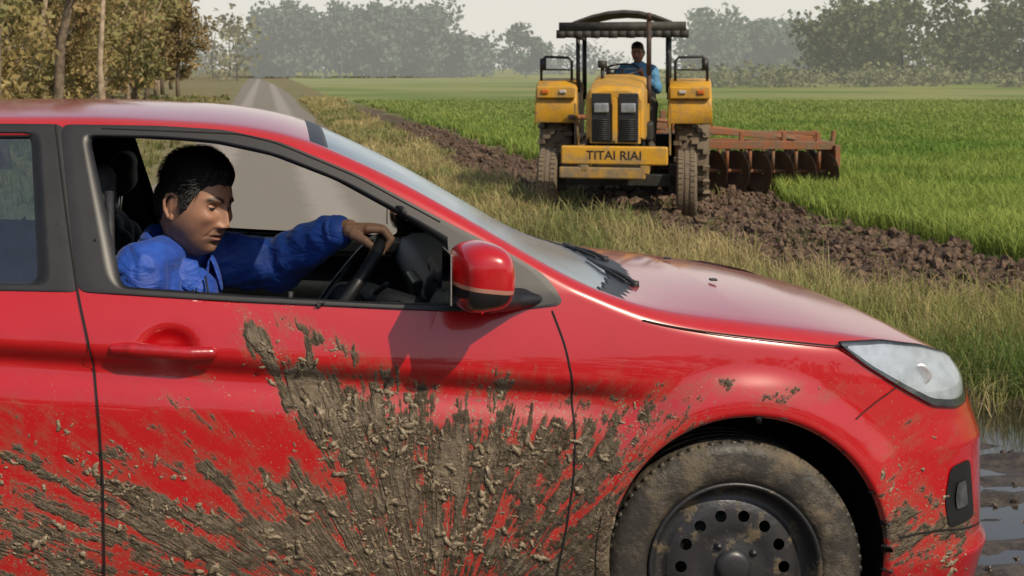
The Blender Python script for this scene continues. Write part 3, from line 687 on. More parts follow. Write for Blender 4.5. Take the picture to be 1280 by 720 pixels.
blob('resting_hand',[((.02,4.08,.64),.03,(.08,4.10,.635),.026)]+[((.08,4.10+d,.635),.011,(.13,4.10+d*1.2,.62),.008) for d in (-.027,-.009,.009,.027)]+[((.04,4.11,.65),.013,(.08,4.15,.64),.009)],HAND,.004,drv,2)
# ---------------------------------------------------------------- tractor
tr=empty('farm_tractor',(3.74,16.35,-.02),(0,0,R(-15.5)))
YEL=muddy('tractor_yellow',(.62,.32,.022),.57,5,0,.42,.002,.15,(.38,.27,.12)); YEL2=muddy('tractor_yellow_dusty',(.48,.26,.035),.48,5,0,.55,.002,.12,(.26,.20,.12))
TB=simple('tractor_black',(.02,.02,.021),.5); TG=simple('engine_grey',(.04,.038,.035),.6,.3,scale=15,bump=.4)
TMUD=muddy('tractor_tyre',(.065,.052,.041),.40,6,mc=(.19,.145,.098))
def twheel(x,y,r,w,lug,nm):
    c=(x,y,r)
    MB().lathe([(r*.55,-w*.42),(r*.62,-w*.5),(r*.85,-w*.52),(r*.95,-w*.45),(r*.97,-w*.2),(r*.975,0),(r*.97,w*.2),(r*.95,w*.45),(r*.85,w*.52),(r*.62,w*.5),(r*.55,w*.42)],c,'x',56).obj(nm+'_tyre',TMUD,tr)
    MB().lathe([(.02,-w*.15),(r*.2,-w*.16),(r*.25,-w*.05),(r*.5,-w*.02),(r*.55,-w*.35),(r*.57,-w*.44)],c,'x',40).lathe([(.02,w*.2),(r*.2,w*.2),(r*.25,w*.05),(r*.5,w*.02),(r*.55,w*.35),(r*.57,w*.44)],c,'x',40).obj(nm+'_rim',YEL2,tr)
    m=MB(); n=22 if lug else 40
    for k in range(n):
        for s in (1,-1):
            q=2*math.pi*(k+(.5 if s>0 else 0))/n
            if lug:
                for u_ in (0,1,2):
                    qq=q+s*0+u_*.085; xx=s*w*(.08+.17*u_)
                    m.box((x+xx,y+(r*.985)*math.cos(qq),r+(r*.985)*math.sin(qq)),(w*.22,.05,.05),(qq,0,s*.35))
            else: 
                m.box((x+s*w*.3,y+(r*.975)*math.cos(q),r+(r*.975)*math.sin(q)),(w*.22,r*.13,.02),(q+math.pi/2,0,0))
    if not lug:
        m.lathe([(r*.94,-.02),(r*1.0,-.015),(r*1.0,.015),(r*.94,.02)],c,'x',50)
    m.obj(nm+'_tread',TMUD,tr,smooth=False)
for s in (1,-1):
    twheel(s*.71,0,.36,.20,False,'front'); twheel(s*.76,1.95,.655,.36,True,'rear')
def loft(secs,name,mat,bev=.0):
    V=[];F=[];n=len(secs[0])
    for s_ in secs: V+=s_
    for i in range(len(secs)-1):
        for k_ in range(n): F.append((i*n+k_,i*n+(k_+1)%n,(i+1)*n+(k_+1)%n,(i+1)*n+k_))
    F+=[tuple(range(n)),tuple(range((len(secs)-1)*n,len(secs)*n))[::-1]]
    return MB().add(V,F).obj(name,mat,tr,bevel=bev)
def hs(y,w,z0,z1): return [(-w,y,z0),(-w,y,z1-.10),(-w*.86,y,z1-.02),(-w*.4,y,z1+.01),(w*.4,y,z1+.01),(w*.86,y,z1-.02),(w,y,z1-.10),(w,y,z0)]
loft([hs(-.47,.27,.86,1.34),hs(-.42,.295,.84,1.385),hs(-.1,.30,.84,1.42),hs(.9,.31,.95,1.50)],'hood',YEL,.012)
loft([hs(-.50,.24,.80,1.2),hs(-.44,.26,.80,1.2)],'grille_frame',YEL,.01)
m=MB()
for s in (1,-1): m.box((s*.135,-.505,1.07),(.20,.02,.50));
m.obj('grille_panels',TB,tr,bevel=.01)
m=MB()
for s in (1,-1):
    for k_ in range(10): m.box((s*.135,-.52,.85+k_*.022),(.17,.012,.008))
m.obj('grille_slats',simple('slat_grey',(.03,.03,.03),.5),tr)
m=MB()
for s in (1,-1): m.box((s*.135,-.525,1.17),(.15,.03,.10))
m.obj('headlights',simple('head_glass',(.45,.48,.5),.1,.5),tr,bevel=.015)
m=MB();m.box((0,-.525,1.05),(.05,.02,.44));m.obj('grille_centre_strip',YEL,tr,bevel=.006)
m=MB();m.box((0,-.66,.69),(1.06,.10,.19));m.obj('front_bumper',YEL,tr,bevel=.02)
m=MB();m.box((-.12,-.62,.51),(.86,.16,.12));m.box((.30,-.5,.56),(.1,.4,.12));m.box((-.30,-.5,.56),(.1,.4,.12));m.obj('bumper_carrier',YEL2,tr,bevel=.02)
tc=bpy.data.curves.new('bumper_lettering','FONT'); tc.body='TITAI RIAI'; tc.size=.125; tc.extrude=.002; tc.align_x='CENTER'; tc.align_y='CENTER'; tc.offset=.001
to=bpy.data.objects.new('bumper_lettering',tc); to.location=(0,-.712,.69); to.rotation_euler=(R(90),0,0); link(to,tr); tc.materials.append(TB)
m=MB();m.box((0,0,.40),(1.22,.14,.12));m.box((0,0,.52),(.3,.3,.2))
for s in (1,-1): m.box((s*.58,0,.42),(.1,.14,.3))
m.tube([(-.5,.12,.36),(.5,.12,.36)],.02,8)
m.obj('front_axle',TG,tr,bevel=.015)
m=MB();m.box((0,.3,.80),(.42,1.2,.42));m.box((0,1.3,.7),(.5,1.1,.5));m.box((0,1.95,.66),(1.3,.3,.3));m.box((.30,.4,.9),(.12,.6,.2));m.box((-.28,.5,.9),(.12,.4,.24));m.obj('engine_block',TG,tr,bevel=.03)
m=MB();m.box((0,-.28,.6),(.4,.3,.35));m.obj('front_chassis',TG,tr,bevel=.02)
LO=simple('lamp_orange',(.6,.15,.02),.2,coat=1); LP=simple('lamp_pale',(.5,.5,.48),.2,coat=1)
for s in (1,-1):
    path=[(1.22,.95),(1.20,1.18),(1.28,1.36),(1.42,1.43),(1.9,1.46),(2.35,1.40),(2.6,1.15)];V=[];F=[]
    for y,z in path:
        for xx in (s*.50,s*.52,s*.96,s*.98): V.append((xx,y,z- (.05 if abs(xx) in (.5,.98) else 0)))
    for i in range(len(path)-1):
        for k_ in range(3): F.append((i*4+k_,i*4+k_+1,(i+1)*4+k_+1,(i+1)*4+k_))
    o=MB().add(V,F).obj('fender_top',YEL,tr); sd_=o.modifiers.new('s','SOLIDIFY'); sd_.thickness=.03; b_=o.modifiers.new('b','BEVEL'); b_.width=.01
    V=[(s*.515,1.22,.6)]+[(s*.515,y,z-.01) for y,z in path]+[(s*.515,2.6,.6)]
    o=MB().add(V,[tuple(range(len(V)))]).obj('fender_side',YEL2,tr,smooth=False); o.modifiers.new('s','SOLIDIFY').thickness=.02
    m=MB();m.box((s*.74,1.185,1.30),(.44,.06,.14));m.obj('fender_front',YEL,tr,bevel=.02)
    m=MB();m.box((s*.86,1.15,1.31),(.08,.03,.05));m.obj('marker_lamp',LO,tr,bevel=.01)
    m=MB();m.box((s*.66,1.15,1.31),(.08,.03,.04));m.obj('side_lamp',LP,tr,bevel=.01)
    m=MB();m.tube([(s*.58,1.45,1.42),(s*.58,1.44,1.66),(s*.62,1.44,1.70),(s*.88,1.44,1.71),(s*.93,1.44,1.66),(s*.93,1.46,1.42)],.016,8)
    m.tube([(s*.60,1.44,1.56),(s*.92,1.44,1.56)],.011,6); m.box((s*.905,1.42,1.62),(.07,.03,.14)); m.obj('hand_rail',TB,tr)
m=MB()
for s in (1,-1):
    m.tube([(s*.50,1.35,1.3),(s*.50,1.30,1.98)],.024,8);m.tube([(s*.50,2.45,1.2),(s*.50,2.42,1.98)],.028,8)
    m.tube([(s*.50,1.30,1.93),(s*.50,2.42,1.93)],.02,8)
m.tube([(-.5,1.3,1.95),(.5,1.3,1.95)],.02,8)
m.obj('canopy_posts',TB,tr)
V=[];F=[]
for i in range(7):
    for j in range(9):
        x=-.70+1.40*j/8;y=1.12+1.5*i/6; V.append((x,y,2.02+.24*(1-(x/.72)**2)*(1-.15*((y-1.87)/.75)**2)))
for i in range(6):
    for j in range(8): F.append((i*9+j,i*9+j+1,(i+1)*9+j+1,(i+1)*9+j))
CAN=simple('canopy_cloth',(.045,.042,.035),.7,scale=8,bump=.2,c2=(.02,.02,.018))
o=MB().add(V,F).obj('canopy',CAN,tr); o.modifiers.new('s','SOLIDIFY').thickness=.035
m=MB();
for j in range(15):
    x=-.68+1.36*j/14; m.box((x,1.115,1.965),(.098,.008,.095-.012*(j%2)),(0,.02*(j%3),0))
m.box((0,1.12,2.05),(1.40,.02,.10)); m.obj('canopy_valance',CAN,tr)
m=MB();m.tube([(.32,.25,1.2),(.32,.25,1.50)],.026,10);m.tube([(.32,.25,1.5),(.32,.25,2.08)],[.026,.026],12);m.tube([(.32,.25,2.08),(.32,.20,2.16)],.024,10);m.obj('exhaust_stack',simple('exhaust_rust',(.05,.04,.035),.7,.4,scale=12,c2=(.09,.05,.03)),tr)
m=MB();m.tube([(-.18,.5,1.4),(-.18,.5,1.60)],.02,8);m.tube([(-.18,.5,1.58),(-.18,.5,1.66)],.05,14);m.obj('air_cleaner',TG,tr)
m=MB();m.tube([(0,.95,1.3),(0,1.35,1.55)],.022,8);m.tube([(math.cos(t)*.18,1.35+math.sin(t)*.15,1.565+math.sin(t)*.06) for t in np.linspace(0,2*math.pi,31)],.013,8,False);m.tube([(-.18,1.35,1.565),(.18,1.35,1.565)],.01,6);m.obj('tractor_steering_wheel',TB,tr)
m=MB();m.box((.1,2.0,1.12),(.5,.45,.12));m.box((.1,2.22,1.36),(.5,.1,.4),(-.1,0,0));m.obj('tractor_seat',TB,tr,bevel=.04)
m=MB();m.box((0,1.35,.62),(1.0,.5,.04));m.box((.62,1.15,.45),(.2,.25,.03));m.box((-.62,1.15,.45),(.2,.25,.03));m.obj('footplates',TG,tr,bevel=.01)
m=MB()
for x,l in ((.22,.3),(-.25,.35),(.3,.22)): m.tube([(x,1.2,1.1),(x,1.25,1.1+l)],[.009,.009],6);m.tube([(x,1.25,1.1+l),(x,1.25,1.14+l)],.02,8)
m.obj('levers',TB,tr)
td=empty('tractor_driver',(3.74,16.35,-.02),(0,0,R(-15.5)))
SH=simple('light_blue_shirt',(.09,.26,.46),.75,scale=12,bump=.3); 
blob('shirt',[((.15,2.0,1.22),.15,(.15,1.98,1.45),.15),((.02,1.98,1.56),.07,(.28,1.98,1.56),.07),((.15,1.98,1.4),.14,(.15,1.98,1.56),.11),
   ((-.02,1.97,1.555),.065,(-.12,1.80,1.36),.052),((-.12,1.80,1.36),.05,(-.16,1.52,1.50),.038),((.32,1.97,1.555),.065,(.38,1.82,1.33),.052),((.38,1.82,1.33),.05,(.21,1.52,1.50),.038)],SH,.012,td,4,(.06,.02))
blob('hands',[((-.16,1.52,1.50),.03,(-.17,1.42,1.56),.03),((.21,1.52,1.50),.03,(.19,1.42,1.56),.03)]+[((-.17+d,1.42,1.57),.011,(-.17+d,1.39,1.54),.009) for d in (-.025,-.008,.009,.026)]+[((.19+d,1.42,1.57),.011,(.19+d,1.39,1.54),.009) for d in (-.025,-.008,.009,.026)],HAND,.006,td,2)
blob('neck',[((.15,1.97,1.58),.05,(.15,1.95,1.68),.048)],HAND,.008,td)
blob('trousers',[((.07,2.0,1.20),.1,(.0,1.55,1.16),.075),((.0,1.55,1.16),.07,(.0,1.42,.75),.05),((.23,2.0,1.20),.1,(.32,1.55,1.16),.075),((.32,1.55,1.16),.07,(.32,1.42,.75),.05),((0,1.42,.70),.05,(0,1.3,.68),.045),((.32,1.42,.70),.05,(.32,1.3,.68),.045)],simple('brown_trousers',(.09,.07,.05),.8),.014,td)
head(td,Matrix.Translation((.15,1.93,1.755))@Matrix.Rotation(R(172),4,'Z')@Matrix.Rotation(R(-8),4,'X')@Matrix.Scale(.95,4),100,80,strands=600)
# ---------------------------------------------------------------- harrow
hr=empty('disc_harrow',(5.58,19.2,0),(0,0,R(-8)))
RUST=muddy('rusty_frame',(.30,.11,.045),.52,5,.1,.75,.004,.1,(.24,.165,.11)); DSC=muddy('harrow_disc',(.13,.08,.055),.5,6,.3,.65,.004,.1,(.17,.125,.09))
m=MB()
for y,z in ((-.30,.62),(.35,.62)): m.box((0,y,z),(2.75,.09,.10))
for x in (-1.33,-.45,.45,1.33): m.box((x,.02,.62),(.08,.72,.09))
m.box((.25,.0,.76),(2.0,.08,.08),(0,.09,.2)); m.box((-.9,-.2,.86),(.9,.07,.07),(0,.42,.1)); m.box((-.6,.05,.78),(.07,.07,.5)); m.box((-.85,.05,.80),(.07,.07,.55));m.box((-1.2,-.3,.75),(.6,.07,.1),(0,.2,0))
m.box((.1,.35,.74),(2.4,.06,.06)); 
for x in (-.2,.3,.8,1.2): m.box((x,-.28,.70),(.05,.05,.16)); m.box((x+.1,.35,.70),(.05,.05,.16))
m.tube([(-1.0,0,.95),(1.0,.1,.68)],.03,8); m.tube([(1.36,-.3,.62),(1.38,-.3,.80)],.03,8); m.box((1.38,0,.50),(.06,.85,.26),(0,0,.05))
m.obj('harrow_frame',RUST,hr,bevel=.008)
m=MB()
for y in (-.30,.35):
    for k_ in range(10):
        x=-1.22+k_*.27; m.box((x,y+.02,.46),(.035,.06,.30),(.15,0,0))
    m.tube([(-1.3,y+.05,.30),(1.3,y+.05,.30)],.025,8)
m.obj('disc_hangers',RUST,hr)
m=MB()
for y,sg in ((-.30,1),(.35,-1)):
    for k_ in range(11):
        x=-1.3+k_*.26; prof=[(.02,.05),(.12,.035),(.22,.0),(.275,-.03),(.278,-.034),(.22,-.008),(.12,.027),(.02,.042)]
        c=Matrix.Translation((x,y+.05,.28))@Matrix.Rotation(sg*R(28),4,'Z')
        t=MB().lathe(prof,(0,0,0),'x',26); m.add([c@Vector(v) for v in t.V],t.F)
m.obj('discs',DSC,hr)
m=MB();m.tube([(-2.0,-2.0,.6),(-1.2,-.3,.66)],.04,8);m.tube([(-1.7,-2.0,.6),(-.9,-.3,.66)],.04,8);m.tube([(-1.85,-1.9,1.0),(-1.0,0,.95)],.03,8);m.obj('linkage',RUST,hr)
# ---------------------------------------------------------------- ground
def xl(Y): return ip(Y,[6,9,11,15,22,50,120],[5.2,4.6,4.15,3.5,2.9,3.1,3.4])
def xr(Y): return ip(Y,[6,12,15,18,21,25,50,120],[6.3,5.95,5.5,5.9,5.6,4.4,4.3,4.1])
def soilmask(X,Y):
    wob=(fbm(X*1.3,Y*1.3,11)-.47)*1.3
    m=sstep(X+wob,xl(Y)-.22,xl(Y)+.22)*(1-sstep(X+wob,xr(Y)-.2,xr(Y)+.2))*(1-sstep(Y,50,80))
    return m
def wetmask(X,Y): return (1-sstep(Y+ (fbm(X*1.5,Y*1.5,5)-.5)*2.2,6.9,7.9))
def gh(X,Y):
    s=soilmask(X,Y); w=wetmask(X,Y)
    near=1-sstep(Y,25,60)
    h=.018*(fbm(X*.9,Y*.9,2)-.5)*near
    h=h+s*near*(.15*(fbm(X*4.2,Y*3.2,8)-.42)+.12*np.abs(fbm(X*10,Y*10,21,3)-.45)+.03*np.sin(X*2*np.pi/.5))
    h=h+w*(.10*(fbm(X*2.6,Y*2.6,31)-.5)+.05*np.abs(fbm(X*11,Y*11,33,3)-.45)-.03*np.abs(np.sin((Y-.15*X)*2*np.pi/.5)))*((X>1.9)|(X<-2.3))
    rd=(1-sstep(np.abs(X-.05),1.5,1.9))
    h=h*(1-rd)-.004*rd+.03*(1-rd)*sstep(np.abs(X-.05),1.6,2.4)*(1-s)*(1-w)
    return h
gx=np.unique(np.r_[-700,-400,-250,-150,-100,-70,-50,-40,-30,-24,-20,np.arange(-17,-3,.8),np.arange(-3,1.8,.25),np.arange(1.8,8,.045),np.arange(8,14,.3),np.arange(14,30,1.5),35,42,50,65,85,110,150,220,320,450,700,1000])
gy=np.unique(np.r_[-400,-200,-100,-50,-25,-12,-6,-3,np.arange(-1,4.5,.5),np.arange(4.5,24,.05),24*1.012**np.arange(0,90),24*1.012**90*1.06**np.arange(1,62)])
X,Y=np.meshgrid(gx,gy,indexing='ij'); Z=gh(X,Y); sm=soilmask(X,Y); wm=wetmask(X,Y)
dry=np.where(X<xl(Y)+.2,.85,.0); dry=np.where((X<-15),.4,dry)
col=np.stack([sm,wm,dry],-1).reshape(-1,3)
n0,n1=X.shape; ii,jj=np.meshgrid(np.arange(n0-1),np.arange(n1-1),indexing='ij'); F=np.stack([ii*n1+jj,(ii+1)*n1+jj,(ii+1)*n1+jj+1,ii*n1+jj+1],-1).reshape(-1,4)
k=N('ground'); a=k.attr('Col'); sp=k.new('ShaderNodeSeparateColor'); k.l(a.outputs['Color'],sp.inputs[0])
n1_=k.noise(1.2,6,.6); n2_=k.noise(14,6,.7); n3_=k.noise(.05,4,.5)
g=k.mix(k.mr(n2_,.3,.7),(.15,.21,.05),(.09,.135,.03)); g=k.mix(k.mr(n3_,.40,.62),g,(.24,.25,.09)); 
pos=k.new('ShaderNodeSeparateXYZ'); k.l(k.tc.outputs['Object'],pos.inputs[0]); g=k.mix(k.mr(pos.outputs[1],60,260),g,(.27,.29,.15))  # far field colour lightened by distance: haze painted into the ground
d_=k.mix(k.mr(n1_,.35,.65),(.26,.205,.11),(.14,.135,.05)); d_=k.mix(k.mr(n2_,.4,.7),d_,(.12,.09,.055))
so_=k.mix(k.mr(n2_,.35,.65),(.135,.086,.054),(.048,.030,.020)); we=k.mix(k.mr(n2_,.35,.65),(.080,.061,.043),(.032,.024,.017))
c=k.mix(sp.outputs[2],g,d_); c=k.mix(sp.outputs[0],c,so_); c=k.mix(sp.outputs[1],c,we); k.l(c,k.b.inputs['Base Color'])
k.l(k.mr(sp.outputs[1],0,1,.92,.42),k.b.inputs['Roughness']); k.set(Specular_IOR_Level=.4)
bn=k.bump(n2_,.6,.05)
ground=objnp('ground',np.stack([X,Y,Z],-1).reshape(-1,3),F,k.m,None,True,col)
k=N('puddle_water'); k.set(Base_Color=(.035,.028,.02),Roughness=.06,Specular_IOR_Level=.6); k.bump(k.noise(6,3),.05,.01)
obj('puddle_water',[(1.95,3.2,-.020),(6.5,3.2,-.020),(6.5,7.3,-.020),(1.95,7.3,-.020)],[(0,1,2,3)],k.m,None,False)
k=N('dirt_road'); n=k.noise(.9,6,.65); n2_=k.noise(18,6,.7); w=k.new('ShaderNodeSeparateXYZ'); k.l(k.tc.outputs['Object'],w.inputs[0])
tx=k.math('ABSOLUTE',k.math('SUBTRACT',k.math('ABSOLUTE',w.outputs[0]),.72)); rut=k.mr(k.math('ADD',tx,k.math('MULTIPLY',n,.3)),.25,.5)
c=k.mix(rut,(.29,.265,.235),(.20,.18,.15)); c=k.mix(k.mr(n2_,.5,.8),c,(.16,.14,.115)); k.l(c,k.b.inputs['Base Color']); k.set(Roughness=.95); k.bump(n2_,.5,.02)
V=[];F=[]; ys=np.r_[np.arange(6.2,40,.4),np.geomspace(40,600,60)]
for y in ys:
    e=.16*float(vn(y*.8,3.3,4)-.5)*2; f=.16*float(vn(y*.8,9.3,6)-.5)*2; bx=-.00009*max(0,y-60)**2
    for j in range(9):
        t=j/8; V.append(((-1.45+e)*(1-t)+(1.55+f)*t+bx,y,.006+.018*math.sin(t*math.pi)))
for i in range(len(ys)-1):
    for j in range(8): F.append((i*9+j,i*9+j+1,(i+1)*9+j+1,(i+1)*9+j))
MB().add(V,F).obj('dirt_road',k.m)
def clods(name,n,fn,mat,smin,smax):
    VV=[];FF=[];c=0
    while c<n:
        r=fn()
        if r is None: continue
        Xp,Yp=r
        s=random.uniform(smin,smax)*(1 if random.random()<.92 else 1.7); P=ICO*(1+.7*(np.random.rand(42,1)-.5))*np.array([1.2,1,.75])*s
        P=P@np.array(Euler((random.random()*6,random.random()*6,random.random()*6)).to_matrix())
        VV.append(P+np.array([Xp,Yp,float(gh(np.array(Xp),np.array(Yp)))+s*.3]));FF.append(IF+42*c);c+=1
    objnp(name,np.vstack(VV),np.vstack(FF),mat,None,False)
def f1():
    Yp=6.5*(42/6.5)**random.random() if random.random()<.8 else random.uniform(8,20); Xp=random.uniform(2.6,7)
    return (Xp,Yp) if random.random()<float(soilmask(np.array(Xp),np.array(Yp)))**1.5 else None
clods('soil_clods',6500,f1,simple('clod_soil',(.155,.098,.062),.85,scale=25,bump=.5,c2=(.058,.036,.024)),.010,.042)
def f2():
    return (random.uniform(2.0,4.6),random.uniform(4.6,7.6))
clods('wet_clods',260,f2,simple('wet_clod_soil',(.085,.065,.047),.42,scale=25,bump=.5,c2=(.04,.03,.022)),.006,.020)
# ---------------------------------------------------------------- grass
def leafmat(name,trl=.35,rough=.6,haze=None,hz=0):
    k=N(name); a=k.attr('Col'); k.l(a.outputs['Color'],k.b.inputs['Base Color']); k.set(Roughness=rough,Specular_IOR_Level=.25)
    if haze: k.b.inputs['Emission Color'].default_value=(*haze,1); k.b.inputs['Emission Strength'].default_value=hz; k.set(Specular_IOR_Level=.0)  # leaves given a glow that stands in for aerial haze
    t=k.new('ShaderNodeBsdfTranslucent'); k.l(a.outputs['Color'],t.inputs[0]); mx=k.new('ShaderNodeMixShader'); mx.inputs[0].default_value=trl
    k.l(k.b.outputs[0],mx.inputs[1]);k.l(t.outputs[0],mx.inputs[2]);k.l(mx.outputs[0],k.out.inputs[0]); return k.m
GM=leafmat('grass_blades',.4); LM=leafmat('leaves',.3)
def blades(name,P,h,w,lean,cols):
    n=len(P); az=np.random.rand(n)*2*np.pi; d=np.c_[np.cos(az),np.sin(az),np.zeros(n)]; az2=az+np.pi/2+np.random.randn(n)*.5; s=np.c_[np.cos(az2),np.sin(az2),np.zeros(n)]
    h=h[:,None];w=w[:,None];L=lean[:,None]; up=np.array([0,0,1.])
    a=P-s*w/2;b=P+s*w/2;m=P+up*h*.55+d*h*L*.3; c=m+s*w*.38;e=m-s*w*.38;t=P+up*h*(1-.35*L)+d*h*L
    V=np.stack([a,b,c,e,t],1).reshape(-1,3);k=np.arange(n)[:,None]*5; F=np.vstack([k+[0,1,2],k+[0,2,3],k+[3,2,4]])
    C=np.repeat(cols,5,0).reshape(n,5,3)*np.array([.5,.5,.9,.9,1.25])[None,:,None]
    return objnp(name,V,F,GM,None,False,C.reshape(-1,3))
def region(n,y0,y1,xfun,pw_=1.0):
    u=np.random.rand(n); Y=y0*(y1/y0)**(u**pw_); a,b=xfun(Y); X=a+(b-a)*np.random.rand(n); return X,Y
X,Y=region(185000,7.5,70,lambda Y:(np.full_like(Y,4.0),.54*Y+2.0)); m=(X>xr(Y)-.1-(Y>24)*.1); m&=(soilmask(X,Y)<.3)&((X>5.9)|(Y>19)|(X>xr(Y))); X,Y=X[m],Y[m]
pt=.6*fbm(X*.7,Y*.7,40)+.4*fbm(X*.22,Y*.22,41); h=(.10+.24*pt+.09*np.random.rand(len(X)))*np.where(Y<30,1,.8); w=.007*np.maximum(1,Y/9)
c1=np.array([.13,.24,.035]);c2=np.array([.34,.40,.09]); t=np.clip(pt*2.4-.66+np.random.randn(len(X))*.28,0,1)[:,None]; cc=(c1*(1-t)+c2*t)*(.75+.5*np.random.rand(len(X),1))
hzf=sstep(Y,20,75)[:,None]*.5; cc=cc*(1-hzf)+np.array([.30,.33,.14])*hzf  # blade colours paled with distance, painted haze
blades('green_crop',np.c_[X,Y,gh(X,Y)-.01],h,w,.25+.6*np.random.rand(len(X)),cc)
def tufts(n,per,y0,y1,xfun,hm,cA,cB,name,mask=None,spread=.06,bias=-.5):
    X,Y=region(n,y0,y1,xfun)
    if mask is not None:
        m=mask(X,Y);X,Y=X[m],Y[m]
    n=len(X); sc=.5+np.random.rand(n)**1.5; tc=np.clip(fbm(X*.8,Y*.8,77)*2.6+bias+np.random.randn(n)*.25,0,1)
    Xb=np.repeat(X,per)+np.random.randn(n*per)*spread;Yb=np.repeat(Y,per)+np.random.randn(n*per)*spread;S_=np.repeat(sc,per)
    t=np.clip(np.repeat(tc,per)+np.random.randn(n*per)*.15,0,1)[:,None]; cc=(np.array(cA)*(1-t)+np.array(cB)*t)*(.75+.5*np.random.rand(n*per,1))
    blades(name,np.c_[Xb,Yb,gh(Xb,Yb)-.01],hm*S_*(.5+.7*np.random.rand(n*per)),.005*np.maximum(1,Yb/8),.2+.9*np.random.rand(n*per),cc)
tufts(8300,11,7.0,75,lambda Y:(np.full_like(Y,1.75),xl(Y)+.5),.22,(.54,.43,.21),(.19,.24,.07),'verge_grass',lambda X,Y:(soilmask(X,Y)<.35)&(fbm(X*1.2,Y*1.2,55)>.38),bias=-.88)
tufts(2400,12,7,80,lambda Y:(np.full_like(Y,-9),np.full_like(Y,-1.7)),.25,(.45,.37,.17),(.18,.21,.06),'roadside_grass',bias=-.7)
tufts(650,26,6.9,9.6,lambda Y:(np.full_like(Y,2.6),np.full_like(Y,5.6)),.27,(.36,.34,.12),(.12,.20,.04),'tall_green_grass',lambda X,Y:(Y-7.2>.6*(fbm(X*2,Y*2,9)-.5)) ,.05,bias=-.8)
tufts(500,9,9,22,lambda Y:(xl(Y)-.3,xr(Y)+.3),.13,(.30,.27,.10),(.13,.18,.04),'soil_weeds',lambda X,Y:np.random.rand(len(X))<.35)
# ---------------------------------------------------------------- trees
def tree(name,pos,H,cr,ca,cb,nl,ls,lean=0,tall=1.0,low=.3,bark=None,limbs=7):
    e=empty(name,pos)
    T=MB();L=[]; p=Vector((0,0,0)); P=[p.copy()];r0=H*.017
    for i in range(6):
        p=p+Vector((random.gauss(lean,.03*H)*.5,random.gauss(0,.02*H),H*.82/6)); P.append(p.copy())
    T.tube(P,[r0*(1-.13*i) for i in range(7)],8)
    for k_ in range(limbs):
        i=random.randint(1,5) if low<.4 else random.randint(2,5); b=P[i]; az=random.uniform(0,6.28); ln=cr*random.uniform(.5,1.05)
        q1=b+Vector((math.cos(az)*ln*.5,math.sin(az)*ln*.5,ln*.35*tall)); q2=q1+Vector((math.cos(az)*ln*.4,math.sin(az)*ln*.4,ln*.5*tall))
        T.tube([b,q1,q2],[r0*.45,r0*.28,r0*.10],6); L+=[(q1,.28),(q2,.34),((b+q1)/2,.2),(q2+Vector((random.gauss(0,.2*cr),random.gauss(0,.2*cr),random.gauss(0,.15*cr))),.26)]
    L+=[(P[-1],.35),(P[-2],.35),(P[-1]+Vector((0,0,H*.1)),.25)]
    T.obj('trunk',bark or BARK,e)
    idx=np.random.randint(0,len(L),nl); C=np.array([l[0][:] for l in L])[idx]; s=np.array([l[1] for l in L])[idx][:,None]*cr
    g=np.random.randn(nl,3); g/=np.linalg.norm(g,axis=1)[:,None]; g*=np.random.rand(nl,1)**.45
    Pp=C+g*s*np.array([1,1,.8*tall]); Pp[:,2]=np.maximum(Pp[:,2],.05)
    a=np.random.randn(nl,3);a/=np.linalg.norm(a,axis=1)[:,None];b=np.cross(a,np.random.randn(nl,3));b/=np.linalg.norm(b,axis=1)[:,None]; z=ls*(.5+np.random.rand(nl,1))
    V=np.stack([Pp-a*z,Pp+b*z*.45,Pp+a*z,Pp-b*z*.45],1).reshape(-1,3); F=np.arange(nl*4).reshape(-1,4)
    ct=np.random.rand(len(L))[idx][:,None]; t=np.clip(ct+np.random.randn(nl,1)*.2,0,1); c=np.array(ca)*(1-t)+np.array(cb)*t
    objnp('foliage',V,F,LM,e,False,np.repeat(c,4,0))
    return e
BARK=simple('bark',(.22,.17,.12),.9,scale=8,bump=.6,c2=(.09,.065,.045)); PALE=simple('pale_bark',(.40,.31,.22),.85,scale=6,bump=.4,c2=(.2,.15,.1))
random.seed(21)
for i in range(26):
    y=24+i*3.6+random.uniform(-1,1); x=-2.9-abs(random.gauss(0,1.2))-(.11*y-2)*random.random()**.7*1.2
    if i%3==0: x=-3.0-.03*y-random.random()
    br=random.random(); 
    ca=(.40,.29,.135) if br<.6 else (.22,.22,.09); cb=(.19,.15,.07) if br<.6 else (.31,.26,.11)
    tree('roadside_tree',(x,y,0),random.uniform(5.5,8),random.uniform(1.3,2.1),ca,cb,3400,.058+.0009*y,bark=PALE if i%2 else BARK,tall=1.3,low=.2,limbs=9)
for i in range(12):
    y=20+i*5; x=-3.2-random.random()*.12*y-.02*y
    tree('dry_shrub',(x,y,0),random.uniform(1.6,2.6),random.uniform(.9,1.4),(.42,.32,.14),(.21,.18,.07),1700,.045+.0009*y,limbs=9,low=.1)
m=MB();m.tube([(-5.05,30,0),(-5.0,30,2),(-4.97,30.1,4),(-5.1,30,6.5)],[.09,.08,.06,.04],12);m.tube([(-3.4,31,0),(-3.25,31,.9),(-3.3,31,1.6),(-3.2,31,3.4)],[.12,.08,.06,.04],12);m.obj('bare_tree_trunk',PALE)
DL=leafmat('distant_foliage_haze_glow',.15,.9,(.53,.53,.48),.42); DL2=leafmat('mid_foliage_haze_glow',.15,.9,(.52,.51,.43),.22)  # far and mid leaves emit a haze tint, no real light source
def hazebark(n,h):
    k=N(n); f=k.noise(2,3); k.l(k.mix(f,(.11,.10,.085),(.07,.065,.055)),k.b.inputs['Base Color']); k.b.inputs['Emission Color'].default_value=(.5,.5,.46,1); k.b.inputs['Emission Strength'].default_value=h; k.set(Roughness=.9); return k.m  # trunks glow slightly to imitate haze in front of them
